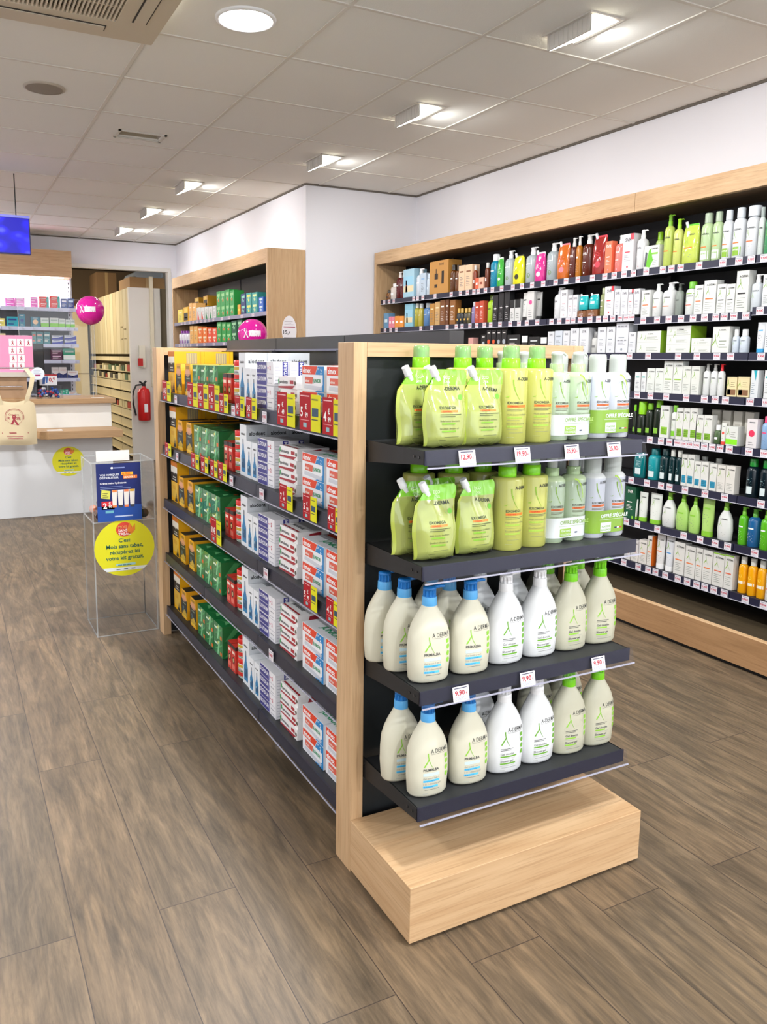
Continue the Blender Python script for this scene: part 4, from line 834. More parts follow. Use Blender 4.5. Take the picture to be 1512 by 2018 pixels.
def good(kind, w_, h, look, c1, c2, st, place, loc, rz, key, group, stack=1, d=None, side=None):
    w = w_*.97; cat = {'b': 'box', 'p': 'bottle', 'c': 'bottle', 'o': 'bottle', 't': 'tube', 'q': 'pouch'}[kind]
    nm = {'b': 'product_box', 'p': 'pump_bottle', 'c': 'capped_bottle', 'o': 'pump_bottle', 't': 'cream_tube', 'q': 'refill_pouch'}[kind]
    lc = lin(c1); lc = tuple(x*.8 for x in lc[:3])+(1,) if sum(lc[:3]) > 2.2 else lc
    gl = kind != 'b'; M1 = mat(lc, .22 if gl else .45); M2 = mat(c2, .3)
    if kind == 'b':
        d = d or min(.11, max(.035, w*.75)); mb = MB()
        mts = {}
        if st in ('ad2', 'ad3') and c2 == '88b428': mts['R'] = mat(c2, .5)
        if st == 'ado' and 'side' in look: mts['R'] = mat('e87020', .5)
        mb.box(-w/2, w/2, -d/2, d/2, 0, h, M1, mts); style(mb, st, w, h, box_proj('F', w, d, h), c1, c2)
        mb.v = [(x, y+d/2, z) for x, y, z in mb.v]
        o = mb.build(nm, loc=loc, rz=rz); reg(o, look, place, cat, group, key)
        for i in range(1, stack):
            q = o.copy(); C.objects.link(q); q.location.z += i*(h+.0004); reg(q, look.replace('lower', 'upper'), place, cat, group, key)
        return o
    t = thing(nm, '', cat, loc, rz); r = w/2; cy = r
    if kind in ('p', 'c'):
        hb = h*(.78 if kind == 'p' else .8 if h > .12 else .72)
        if look.startswith('dark bottle with large'): hb = h*.62
        prof = [(0, r*.94, r*.94), (.003, r, r), (hb*.86, r, r), (hb*.95, r*.86, r*.86), (hb, r*.5, r*.5)]
        mb = MB(); pj = loft_body(mb, prof, M1, 2.0, 20); style(mb, st, w*.8, hb*.8, pj, c1, c2, 4, hb*.02)
        b = mb.build('bottle_body', t); m2 = MB()
        if kind == 'p': pump(m2, hb, h-hb, r*.42, M2, 1.0, 12)
        else:
            rc = r*(.9 if 'cap' in look and 'large' in look else .62); m2.lathe([(rc, hb), (rc, h*.985), (rc*.9, h)], M2, n=16)
        b2 = m2.build('pump_head' if kind == 'p' else 'cap', t)
    elif kind == 'o':
        hb = h*.78; prof = [(0, r*.86, r*.5), (.004, r*.92, r*.55), (hb*.35, r, r*.6), (hb*.7, r*.9, r*.55), (hb*.88, r*.6, r*.45), (hb, r*.28, r*.28)]
        mb = MB(); pj = loft_body(mb, prof, M1, 2.2, 24); style(mb, st, w*.8, hb*.8, pj, c1, c2, 4, hb*.02); mb.build('bottle_body', t)
        m2 = MB(); pump(m2, hb, h-hb, r*.3, M2, .9, 12); m2.build('pump_head', t); cy = r*.6
    elif kind == 't':
        hc = h*.14; prof = [(hc, r*.8, r*.6), (h*.5, r*.95, r*.45), (h*.97, r, r*.08), (h, r, r*.05)]
        mb = MB(); pj = loft_body(mb, prof, M1, 2.2, 24); style(mb, st, w*.8, h*.8, pj, c1, c2, 4, hc); mb.build('tube_body', t)
        MB().loft([ring(r*.84, r*.62, z, 2.2) for z in (0, hc)], M2).build('cap', t); cy = r*.6
    elif kind == 'q':
        prof = [(0, r*.9, r*.42), (h*.04, r*.97, r*.5), (h*.4, r, r*.5), (h*.7, r*.98, r*.36), (h*.86, r*.9, r*.1), (h*.9, r*.7, r*.05)]
        mb = MB(); pj = loft_body(mb, prof, mat(c1, .12, coat=.6), 2.6, 24); style(mb, st, w*.8, h*.75, pj, c1, c2, 4, h*.04); mb.build('pouch_body', t)
        MB().loft([ring(r*.92, r*.05, h*.83, 2.6, 24), ring(r*.8, r*.03, h*.94, 2.6, 24)], mat(c2, .2)).build('top_seal', t)
        MB().tube([(-r*.5, 0, h*.86), (-r*.75, 0, h)], r*.16, WHITEM, 10).build('spout_cap', t); cy = r*.5
    for ch in t.children:
        if ch.type == 'MESH' and kind in 'pcotq': ch.location.y = cy
    return reg(t, look, place, cat, group, key)
# ================================================================ goods on the oak wall unit
RN = ['top', 'second', 'third', 'fourth', 'fifth', 'sixth', 'seventh', 'bottom']
for ri, (z, row) in enumerate(WALL_ROWS):
    for (k, y, w_, h, look, c1, c2, st) in row:
        zz = z-(.018 if ri == 1 and 2.37 < y < 3.04 else 0)
        dx = .03 if st == 'soap' else 0
        if 'shrink-wrapped' in look: look = look.replace(' of shrink-wrapped pair', '')
        good(k, w_, h-.002, look, c1, c2, st, RN[ri]+' row of oak wall unit', (3.150+dx, y, zz+.0006), -PI/2, -y, 'toiletries on the oak wall unit')
# a few things set behind the front row
for i, y in enumerate((3.444, 3.364)):
    good('q', .07, .085, 'turquoise pouch standing on brown box', '20b4b8', 'e8f4f4', 'n', 'second row of oak wall unit', (3.150, y, 1.502+.042), -PI/2, -y, 'toiletries on the oak wall unit')
for ri, (y0, y1, n, h, c1, c2) in {1: (4.05, 3.98, 2, .17, 'e8e8e4', 'f4f4f4'), 4: (2.60, 2.42, 4, .15, 'd8d4c8', 'c8c4b8'), 5: (2.66, 2.58, 2, .14, '0c2c30', 'd8d8d0'), 0: (3.02, 2.97, 2, .19, 'b8d080', '98d020')}.items():
    for i in range(n):
        y = y0+(y1-y0)*i/max(1, n-1)
        good('c' if ri != 4 else 'b', .045, h, 'rear '+{1: 'white bottle', 4: 'pale carton', 5: 'dark bottle', 0: 'green capped bottle'}[ri], c1, c2, 'n', RN[ri]+' row of oak wall unit', (3.24, y, RS[ri]+.0006), -PI/2, -y, 'toiletries behind the front row')
# ---------------------------------------------------------------- price tickets on the rails
def ticket_mesh(w, h, price=None):
    mb = MB(); mb.box(-w/2, w/2, 0, .0008, 0, h, mat('dedadf', .7, spec=.1)); pj = lambda u, v: (u, -.0004, v)
    if price:
        lines(mb, pj, -w*.4, w*.42, h*.86, h*.93, 1, P('30344c'), .8); mb.text(pj, price, -w*.38, h*.42, h*.46, P('a80820'), 'l', True, maxw=w*.64)
        mb.text(pj, '€', w*.30, h*.44, h*.2, P('c01830')); lines(mb, pj, -w*.4, w*.38, h*.12, h*.36, 3, P('8890a8'), .3)
    else: mb.text(pj, '9,90€', -w*.42, h*.38, h*.4, P('c02848'), 'l', True, maxw=w*.84); lines(mb, pj, -w*.38, w*.38, h*.82, h*.92, 1, P('707890'), .5); lines(mb, pj, -w*.38, w*.35, h*.1, h*.3, 2, P('9898a8'), .3)
    return mb
TK = [[5.659, 5.579, 5.507, 5.209, 5.153, 5.08, 4.916, 4.71, 4.598, 4.518, 4.443, 4.395, 4.316, 4.241, 4.146, 4.034, 3.947, 3.852, 3.752, 3.645, 3.558, 3.463, 3.351, 3.26, 3.193, 3.124, 3.061, 2.978, 2.874, 2.821, 2.767, 2.662, 2.534, 2.452, 2.391, 2.329],
 [5.64, 5.55, 5.46, 5.1, 4.95, 4.75, 4.639, 4.569, 4.477, 4.40, 4.316, 4.248, 4.15, 4.048, 3.961, 3.887, 3.791, 3.666, 3.60, 3.529, 3.486, 3.43, 3.354, 3.29, 3.239, 3.187, 3.136, 3.093, 3.055, 2.978, 2.89, 2.819, 2.745, 2.676, 2.612, 2.55, 2.507, 2.457, 2.396, 2.329],
 [3.055, 2.933, 2.747, 2.639, 2.53, 2.458, 2.306], [2.989, 2.902, 2.803, 2.684, 2.581, 2.522, 2.467, 2.342, 2.264], [2.889, 2.818, 2.766, 2.719, 2.682, 2.645, 2.606, 2.562, 2.519, 2.477, 2.428, 2.328, 2.254],
 [2.996, 2.89, 2.8, 2.747, 2.654, 2.54, 2.433, 2.249], [3.012, 2.936, 2.806, 2.644, 2.549, 2.465, 2.398, 2.26], [3.013, 2.914, 2.848, 2.8, 2.738, 2.661, 2.605, 2.55, 2.504, 2.453, 2.397, 2.287, 2.196]]
tk0 = None
for ri, ys in enumerate(TK):
    for y in ys:
        if tk0 is None: o = tk0 = ticket_mesh(.036, .032).build('price_ticket')
        else: o = tk0.copy(); C.objects.link(o)
        zz = RS[ri]-(.018 if ri == 1 and 2.37 < y < 3.04 else 0)
        o.location = (3.1300, y, zz-.031); o.rotation_euler = (0, 0, -PI/2)
        reg(o, 'white price ticket', RN[ri]+' rail of oak wall unit', 'price tag', 'price tickets on the oak wall unit', -y)
# ================================================================ goods in the passage and behind the counter
for ri, (z, row) in enumerate(MID_ROWS):
    for (k, y, w_, h, look, c1, c2, st) in row:
        lower = look.startswith('lower'); n = 2 if lower else 1
        good(k, w_, h-.002, look, c1, c2, st, ('upper', 'lower')[ri]+' row beside white pillar', (2.222, y, z+.0006), -PI/2, -y, 'goods on the passage shelving', stack=n, d=None)
for y in (8.16, 7.85): good('b', .15, .10, 'rear yellow and black carton', 'd8a020', '1c1810', 'bk', 'upper row beside white pillar', (2.33, y, 1.76), -PI/2, -y, 'goods on the passage shelving')
REGF = None
t_ = None
for ri, (z, row) in enumerate(BACK_ROWS):
    for (k, x, w_, h, look, c1, c2, st) in row:
        n = 2 if look.startswith('lower') else 1
        good(k, w_, h-.001, look, c1, c2, st, RN[ri]+' shelf behind counter', (x, 9.21, z+.0006), 0, x, 'medicine boxes behind the counter', stack=n, d=.08)
for i, y in enumerate([8.3, 8.17, 8.0, 7.87, 7.73, 7.6, 7.46, 7.33, 7.2, 6.95, 6.75, 6.41, 6.14]+[8.4, 8.3, 8.2, 8.1, 7.98, 7.75, 7.5, 7.2, 6.9, 6.7]):
    up_ = i < 13; o = tk0.copy(); C.objects.link(o); o.scale = (1.6, 1, .8); o.location = (2.2068, y, (1.615 if up_ else 1.395)-.028); o.rotation_euler = (0, 0, -PI/2)
    reg(o, 'white price ticket', ('upper', 'lower')[not up_]+' rail beside white pillar', 'price tag', 'price tickets in the passage', -y)
# ================================================================ goods on the aisle side of the gondola
GN = ['top', 'second', 'third', 'fourth', 'bottom']
def gput(o, look, si, x, y, z, cat='box', grp='boxes on the gondola aisle side', rz=-PI/2):
    o.location = (x, y, z); o.rotation_euler = (0, 0, rz); return reg(o, look, GN[si]+' shelf, gondola aisle side', cat, grp, -y+x*.01)
def cp(p): 
    if p.type == 'EMPTY': return dup(p, (0, 0, 0))
    o = p.copy(); C.objects.link(o); return o
PROTO = {}
def proto(k, f):
    if k not in PROTO: PROTO[k] = f(); return PROTO[k]
    return cp(PROTO[k])
def honey():
    w, d, h = .105, .13, .178; mb = MB(); Y_ = mat('f0b414', .4); mb.box(-w/2, w/2, 0, d, 0, h, Y_)
    p = lambda u, v: (u, -.0004, v); r = lambda a, b, c_2, d_, col: mb.rect(p, (a-.5)*w, b*h, (c_2-.5)*w, d_*h, P(col))
    r(0, .88, 1, 1, 'c87018'); r(0, .72, 1, .88, 'e4e0d4'); r(0, .5, 1, .74, '1c1a18'); mb.poly([((a-.5)*w, b*h) for a, b in ((.3, .76), (.5, .68), (.7, .76))], P('e4e0d4'), p); r(.05, .1, .95, .48, 'd8b040'); r(.3, .6, .75, .63, 'd8d8d0'); r(.25, .54, .8, .57, 'd8d8d0'); mb.poly([((a-.5)*w, b*h) for a, b in ((.55, .02), (.98, .02), (.8, .26))], P('1c1a18'), p); r(.2, .3, .7, .4, 'c89020')
    q = lambda u, v: (w/2+.0004, d/2+u, v)
    mb.rect(q, -d*.1, .01, d*.26, h*.96, P('a89c78')); 
    for a in (-.06, .02, .1, .18): mb.rect(q, d*a, .012, d*a+.004, h*.95, P('d8c478'))
    mb.rect(q, d*.36, .0, d*.4, h, P('e8a010'))
    return mb.build('honey_lozenge_box')
def duo():
    w, d, h = .098, .12, .127; mb = MB(); Y_ = mat('e8a818', .4); B_ = P('1e2420')
    for (a0, b0, a1, b1) in ((.42, 0, .5, .35), (.5, .35, .42, .78), (.42, .78, .36, 1)): mb.add([(-w*a0, 0, h*b0), (w*a0, 0, h*b0), (w*a1, 0, h*b1), (-w*a1, 0, h*b1), (-w*a0, d, h*b0), (w*a0, d, h*b0), (w*a1, d, h*b1), (-w*a1, d, h*b1)], [(0, 1, 2, 3), (5, 4, 7, 6), (1, 5, 6, 2), (4, 0, 3, 7)], Y_)
    mb.add([(-w*.36, 0, h), (w*.36, 0, h), (w*.36, d, h), (-w*.36, d, h)], [(0, 1, 2, 3)], B_).add([(-w*.42, 0, 0), (w*.42, 0, 0), (w*.42, d, 0), (-w*.42, d, 0)], [(3, 2, 1, 0)], Y_)
    p = lambda u, v: (u*w, -.0005, v*h)
    mb.poly([(-.44, .12), (.44, .12), (.49, .36), (.44, .68), (-.44, .68), (-.49, .36)], B_, p); mb.disc(p, 0, .72, .36, .12, P('d89c78')); mb.rect(p, -.25, .84, .25, .93, P('a87c20'))
    mb.rect(p, -.26, .25, .0, .42, P('6c94a0')); mb.poly([(-.3, .04), (.3, .04), (.4, .22), (.1, .34), (-.3, .2)], P('e8c040'), p); mb.rect(p, -.2, .52, .3, .56, P('90a088'))
    q = lambda u, v: (w*(.5-.1*abs(v-.35))+.001, d*u, v*h); mb.rect(q, .1, .12, .95, .62, B_)
    return mb.build('lozenge_pack')
def tea():
    w, d, h = .108, .1, .062; mb = MB(); G = mat('1f7a40', .3, coat=.4); mb.box(-w/2, w/2, 0, d, 0, h, G)
    p = lambda u, v: (u*w, -.0005, v*h)
    mb.poly([(-.1, .02), (.02, .02), (.22, .98), (.05, .98)], P('8ccc98'), p); mb.poly([(-.45, .2), (-.1, .45), (.45, .9), (.45, .8), (0, .4)], P('58a868'), p); mb.poly([(.1, .05), (.3, .05), (.2, .7)], P('4c9c5c'), p)
    mb.rect(p, -.4, .62, -.05, .74, P('d8e8d0')); mb.rect(p, .22, .1, .42, .32, P('e06828')); mb.disc(p, .0, .8, .06, .08, P('e8e070'), 8)
    q = lambda u, v: (w/2+.0005, d*u, v*h); mb.poly([(.1, .1), (.3, .1), (.8, .9), (.5, .9)], P('4ca460'), q)
    t_ = lambda u, v: (u*w, d*v, h+.0005); mb.poly([(-.4, .1), (-.1, .3), (.3, .2), (.1, .5)], P('60b070'), t_); mb.disc(t_, .25, .7, .08, .1, P('e07030'), 8)
    return mb.build('herbal_lozenge_box')
def flag_():
    w, d, h = .075, .12, .06; mb = MB(); mb.box(-w/2, w/2, 0, d, 0, h, mat('e8a020', .4), dict(R=mat('145c30', .4), T=mat('e0a828', .4)))
    p = lambda u, v: (u*w, -.0005, v*h); mb.poly([(-.5, 0), (.1, 0), (-.1, .25), (.15, .5), (-.1, .8), (.1, 1), (-.5, 1)], P('e88818'), p)
    q = lambda u, v: (w/2+.0005, d*u, v*h)
    for a in (.15, .3, .5, .6): mb.rect(q, a, .2, a+.07, .85, P('c8d8b8'))
    return mb.build('mixed_lozenge_box')
def redbox():
    w, d, h = .042, .08, .1; mb = MB(); mb.box(-w/2, w/2, 0, d, 0, h, mat('c83428', .4))
    for p in (lambda u, v: (u*w, -.0005, v*h), lambda u, v: (w/2+.0005, d*(u+.5), v*h)):
        mb.rect(p, -.5, .86, .5, 1, P('2c2420')); mb.rect(p, -.35, .68, .35, .78, P('f0d8c8')); mb.disc(p, 0, .45, .3, .13, P('3c2820'), 12); mb.disc(p, 0, .45, .18, .08, P('e8c890'), 10); mb.rect(p, -.4, .1, .4, .28, P('e07060'))
    return mb.build('ginseng_box')
def tin():
    r, h = .034, .073; t = thing('lozenge_jar', '', 'jar'); mb = MB(); pj = loft_body(mb, [(0, r*.93, r*.93), (.004, r, r), (h*.74, r, r)], mat('f0f0ec', .3), 2.0, 28)
    for v0, v1, col in ((.02, .12, '1c6c34'), (.14, .34, 'd02c20'), (.36, .4, '1c6c34'), (.56, .7, 'c8a838')): mb.rect(pj, -r*.96, h*v0, r*.96, h*v1, P(col), 12)
    mb.rect(pj, -r*.6, h*.42, r*.6, h*.46, P('707070'), 8); mb.rect(pj, -r*.5, h*.49, r*.5, h*.52, P('909090'), 8)
    b = mb.build('jar_body', t); b.location.y = r
    l = MB().lathe([(r*1.0, h*.74), (r*1.02, h*.76), (r*1.02, h*.98), (r*.97, h)], mat('d8241c', .3), n=28).build('lid', t); l.location.y = r; return t
def rinse(w, d, h, nb):
    mb = MB(); mb.box(-w/2, w/2, 0, d, 0, h, mat('e6eaee', .35)); p = lambda u, v: (u, -.0005, v)
    for i in range(nb):
        cx = (i-(nb-1)/2)*w*.46; r = w*(.3 if nb == 1 else .2)
        body = [(-r, .08), (r, .08), (r, .38), (r*.35, .52), (r*.3, .62), (-r*.3, .62), (-r*.35, .52), (-r, .38)]
        mb.poly([(cx+a, b*h) for a, b in body], P('2e7cae'), p); mb.rect(p, cx-r*.8, h*.16, cx+r*.8, h*.34, P('1c3c5c')); mb.rect(p, cx-r*.75, h*.26, cx-r*.1, h*.33, P('a8d0e4')); mb.rect(p, cx-r*.25, h*.62, cx+r*.25, h*.72, P('788088'))
    mb.text(p, 'alodont', 0, h*.8, h*.07, P('202024'), 'c', True, maxw=w*.9)
    q = lambda u, v: (w/2+.0005, d/2+u, v)
    mb.text(q, 'alodont', 0, h*.80, h*(.105 if d > .07 else .09), P('18181c'), 'c', True, maxw=d*.8); mb.rect(q, -d*.1, h*.58, d*.25, h*.68, P('c8ccd0'))
    return mb
def elg():
    w, d, h = .14, .048, .072; mb = MB(); mb.box(-w/2, w/2, 0, d, 0, h, mat('e8e8ec', .35)); p = lambda u, v: (u*w, -.0005, v*h)
    for b in (.03, .52):
        mb.rect(p, -.49, b, .1, b+.45, P('3c3a84')); mb.text(lambda u, v: (u, -.0009, v), 'ELGYDIUM', -w*.46, (b+.17)*h, h*.24, P('f0f0f8'), 'l', True, maxw=w*.52); mb.rect(p, -.49, b-.03, .5, b-.01, P('a8a8b8'))
        mb.disc(p, .1, b+.16, .03, .14, P('8c8cc0'), 10)
    mb.text(lambda u, v: (u, -.0005, v), '2', w*.28, .66*h, h*.24, P('c02c48'), 'l', True); mb.rect(p, .14, .72, .25, .76, P('d88098')); mb.rect(p, .2, .3, .42, .34, P('9898a0')); mb.rect(p, .2, .1, .42, .13, P('b0b0b8'))
    q = lambda u, v: (w/2+.0005, d*.5+u, v); mb.rect(lambda u, v: q(u*d, v*h), .1, 0, .46, 1, P('2c2c88')); mb.text(lambda u, v: (w/2+.0009, d*.5+u, v), 'ELGYDIUM', d*.4, h*.06, d*.3, P('e8e8f4'), 'l', True, rot=PI/2, maxw=h*.9)
    lines(mb, lambda u, v: q(u*d, v*h), -.4, .02, .1, .9, 6, P('b8b8c4'), .2)
    return mb.build('toothpaste_box')
def paro():
    w, d, h = .135, .1, .034; mb = MB(); mb.box(-w/2, w/2, 0, d, 0, h, mat('ecebea', .35)); p = lambda u, v: (u*w, -.0005, v*h)
    mb.poly([(-.5, .02), (.3, .02), (.44, .3), (-.5, .16)], P('a02430'), p); mb.poly([(-.5, .7), (-.44, .9), (-.44, .5), (-.5, .3)], P('2c9c50'), p); mb.text(lambda u, v: (u, -.0005, v), 'parodontax', -w*.42, h*.42, h*.4, P('4c4c50'), 'l', True, maxw=w*.55)
    mb.rect(p, .16, .42, .36, .72, P('a82c34')); mb.disc(p, .44, .5, .05, .18, P('5c5040'), 8)
    q = lambda u, v: (w/2+.0005, d*u, v*h); mb.poly([(.3, .08), (.75, .08), (.75, .92), (.38, .8)], P('a02430'), q)
    mb.text(lambda u, v: (u, d*.3+v, h+.0005), 'parodontax', -w*.35, 0, .022, P('4c4c50'), 'l', True, maxw=w*.6); mb.rect(lambda u, v: (u*w, v*d, h+.0005), -.45, .05, .45, .12, P('a02430'))
    return mb.build('toothpaste_carton')
def elmex():
    w, d, h = .145, .16, .068; mb = MB(); mb.box(-w/2, w/2, 0, d, 0, h, mat('e9eaee', .35)); p = lambda u, v: (u*w, -.0005, v*h); R_ = P('dc4020'); B_ = P('1c80c0')
    pt = lambda u, v: (u, -.0009, v)
    mb.poly([(-.48, .66), (.1, .66), (.2, .98), (-.48, .98)], R_, p); mb.text(pt, 'elmex', -w*.44, h*.72, h*.3, P('ffffff'), 'l', True, maxw=w*.5)
    mb.poly([(.12, .66), (.5, .66), (.5, .98), (.22, .98)], B_, p); mb.text(pt, 'LOT', w*.18, h*.84, h*.12, P('f0f8ff'), 'l', True); mb.text(pt, '2', w*.34, h*.7, h*.26, P('f0f8ff'), 'l', True)
    mb.poly([(-.36, .3), (-.02, .3), (.02, .56), (-.36, .56)], P('d8604c'), p); mb.text(pt, 'elmex', -w*.33, h*.36, h*.16, P('f8e8e0'), 'l', True, maxw=w*.3)
    mb.text(pt, 'JUNIOR', w*.02, h*.36, h*.2, P('1c9860'), 'l', True, maxw=w*.36); mb.poly([(-.4, .1), (.4, .04), (.42, .2), (-.38, .26)], P('c8ccd4'), p); mb.poly([(.1, 0), (.5, 0), (.5, .28), (.44, .28), (.3, .12)], B_, p)
    mb.rect(p, .44, .28, .5, .66, B_)
    q = lambda u, v: (u*w, v*d, h+.0005); mb.poly([(-.45, .45), (.1, .45), (.2, .9), (-.45, .9)], R_, q); mb.text(lambda u, v: (u, v, h+.0009), 'elmex', -w*.4, d*.55, .045, P('ffffff'), 'l', True, maxw=w*.5); mb.text(lambda u, v: (u, v, h+.0009), 'JUNIOR', -w*.02, d*.15, .03, P('1c9860'), 'l', True)
    r = lambda u, v: (w/2+.0005, v*d, u*h); mb.poly([(0, .5), (0, 1), (1, 1), (1, .7)], B_, r)
    return mb.build('junior_toothpaste_box')
for si, z in enumerate(LS):
    z += .0006
    for j in range(2): gput(proto('h', honey), ['tall yellow lozenge box', 'rear yellow lozenge box', 'rearmost yellow lozenge box'][j], si, .875+j*.131, 3.475, z)
    gput(proto('d', duo), 'yellow and black pack', si, .872, 3.345, z); gput(proto('d', duo), 'yellow and black pack', si, .875, 3.215, z)
    gput(proto('d', duo), 'rear yellow and black pack', si, .998, 3.335, z); gput(proto('d', duo), 'rear yellow and black pack', si, 1.0, 3.20, z)
    for c in range(3):
        for r_ in range(2):
            for dd in range(2): gput(proto('t', tea), ('upper ', 'lower ')[1-r_]+('rear ' if dd else '')+'green herbal box', si, .874+dd*.102, 3.085-c*.112, z+r_*.0626)
    if si < 3:
        gput(proto('r', redbox), 'small red box', si, .870, 2.735-.02, z); gput(proto('r', redbox), 'small red box', si, .872, 2.69-.02, z)
        gput(proto('f', flag_), 'orange and green carton behind red boxes', si, .957, 2.70, z+.0); gput(proto('f', flag_), 'raised orange and green carton', si, .957, 2.70, z+.0604)
    else:
        gput(proto('r', redbox), 'small red box', si, .872, 2.715, z); gput(proto('r', redbox), 'small red box', si, .872, 2.67, z)
    for r_ in range(2): gput(proto('j', tin), ('lower', 'upper')[r_]+' red lidded jar', si, .873, 2.615, z+r_*.0736, 'jar')
    for j in range(3 if si < 2 else 2): gput(proto('A', lambda: rinse(.066, .075, .172, 1).build('mouthwash_box')), ['tall white mouthwash box', 'rear tall mouthwash box', 'rearmost tall mouthwash box'][j], si, .875+j*.0765, 2.543, z)
    for j in range(2): gput(proto('a', lambda: rinse(.05, .05, .122, 1).build('small_mouthwash_box')), 'small white mouthwash box', si, .872, 2.478-j*.054, z)
    for r_ in range(2):
        for dd in range(2): gput(proto('e', elg), ('lower', 'upper')[r_]+(' rear' if dd else '')+' purple labelled toothpaste box', si, .868+dd*.05, 2.312-(.004 if dd else 0), z+r_*.0725)
    for r_ in range(4 if si else 3): gput(proto('p', paro), ['lowest', 'second', 'third', 'topmost'][r_]+' white and dark red carton', si, .874+(.003 if r_ % 2 else 0), 2.150, z+r_*.0345)
    for c in range(2):
        for r_ in range(2): gput(proto('x', elmex), ('lower', 'upper')[r_]+' red and blue toothpaste box', si, .872+c*.003, 1.963-c*.153, z+r_*.0685)
# promotional price cards in the rails
def card(w, h, price, cents):
    t = thing('promotional_price_card', '', 'price card'); w1 = w*.56
    mb = MB(); mb.box(-w/2, -w/2+w1, 0, .001, 0, h, mat('a81420', .6, spec=.2)); p = lambda u, v: (u, -.0005, v)
    cx = -w/2+w1/2
    if cents: mb.text(p, price, -w/2+w1*.1, h*.36, h*.36, P('f8f4f0'), 'l', True); mb.text(p, '€', -w/2+w1*.5, h*.56, h*.2, P('f8f4f0'), 'l', True); mb.text(p, cents, -w/2+w1*.5, h*.34, h*.2, P('f8f4f0'), 'l', True, maxw=w1*.46)
    else: mb.text(p, price+'€', cx, h*.36, h*.36, P('f8f4f0'), 'c', True, maxw=w1*.9)
    mb.rect(p, -w/2+w1*.1, h*.9, -w/2+w1*.9, h*.93, P('e8b0b0')); mb.rect(p, -w/2+w1*.35, h*.08, -w/2+w1*.65, h*.2, P('88b0b8')); mb.rect(p, -w/2+w1*.1, h*.26, -w/2+w1*.9, h*.28, P('d88888'))
    mb.build('red_price_half', t)
    mb = MB(); mb.box(-w/2+w1, w/2, 0.0002, .0012, 0, h*.97, mat('d8d41c', .6, spec=.2)); mb.rect(lambda u, v: (u, -.0003, v), w*.12, h*.4, w*.42, h*.62, P('20445c')); mb.rect(lambda u, v: (u, -.0003, v), w*.1, h*.3, w*.4, h*.33, P('484828')); mb.rect(lambda u, v: (u, -.0003, v), w*.1, h*.82, w*.4, h*.86, P('807c20'))
    mb.build('yellow_half', t); return t
for si, y0, y1, zt, pr_, ce_ in [(0, 3.49, 3.347, 1.170, '11', ''), (0, 3.086, 2.941, 1.175, '10', '90'), (0, 2.944, 2.806, 1.175, '10', '90'), (0, 2.804, 2.672, 1.177, '9', '90'), (0, 2.681, 2.581, 1.150, '7', ''), (0, 2.51, 2.415, 1.15, '6', ''), (0, 2.401, 2.305, 1.15, '3', ''), (0, 2.135, 2.002, 1.178, '7', '49'), (0, 1.972, 1.837, 1.183, '5', '99'), (0, 1.825, 1.71, 1.177, '4', '99'),
        (1, 3.47, 3.364, .904, '11', ''), (1, 3.054, 2.943, .905, '10', ''), (1, 2.921, 2.825, .908, '10', ''), (1, 2.8, 2.711, .908, '9', ''), (1, 2.703, 2.608, .911, '7', ''), (1, 2.12, 2.021, .917, '7', '49'), (1, 1.951, 1.859, .915, '5', '99'), (1, 1.794, 1.71, .91, '4', '99'),
        (2, 2.808, 2.681, .696, '10', ''), (2, 1.948, 1.856, .675, '5', '99'), (2, 1.8, 1.72, .672, '4', '99')]:
    o = card(y0-y1-.004, zt-(LS[si]-.030), pr_, ce_); o.location = (.8365, (y0+y1)/2, LS[si]-.030); o.rotation_euler = (0, 0, -PI/2)
    reg(o, 'red and yellow price card reading %s' % (pr_+(' euro '+ce_ if ce_ else ' euro')), GN[si]+' gondola rail', 'price card', 'promotional price cards', -(y0+y1)/2)
for si, y in [(0, 3.27), (0, 2.53), (0, 2.24), (1, 3.27), (1, 2.56), (1, 2.27), (3, 2.2), (2, 2.24)]:
    o = tk0.copy(); C.objects.link(o); o.location = (.8372, y, LS[si]-.033); o.rotation_euler = (0, 0, -PI/2); reg(o, 'small white price ticket', GN[si]+' gondola rail', 'price tag', 'price tickets on the gondola', -y)
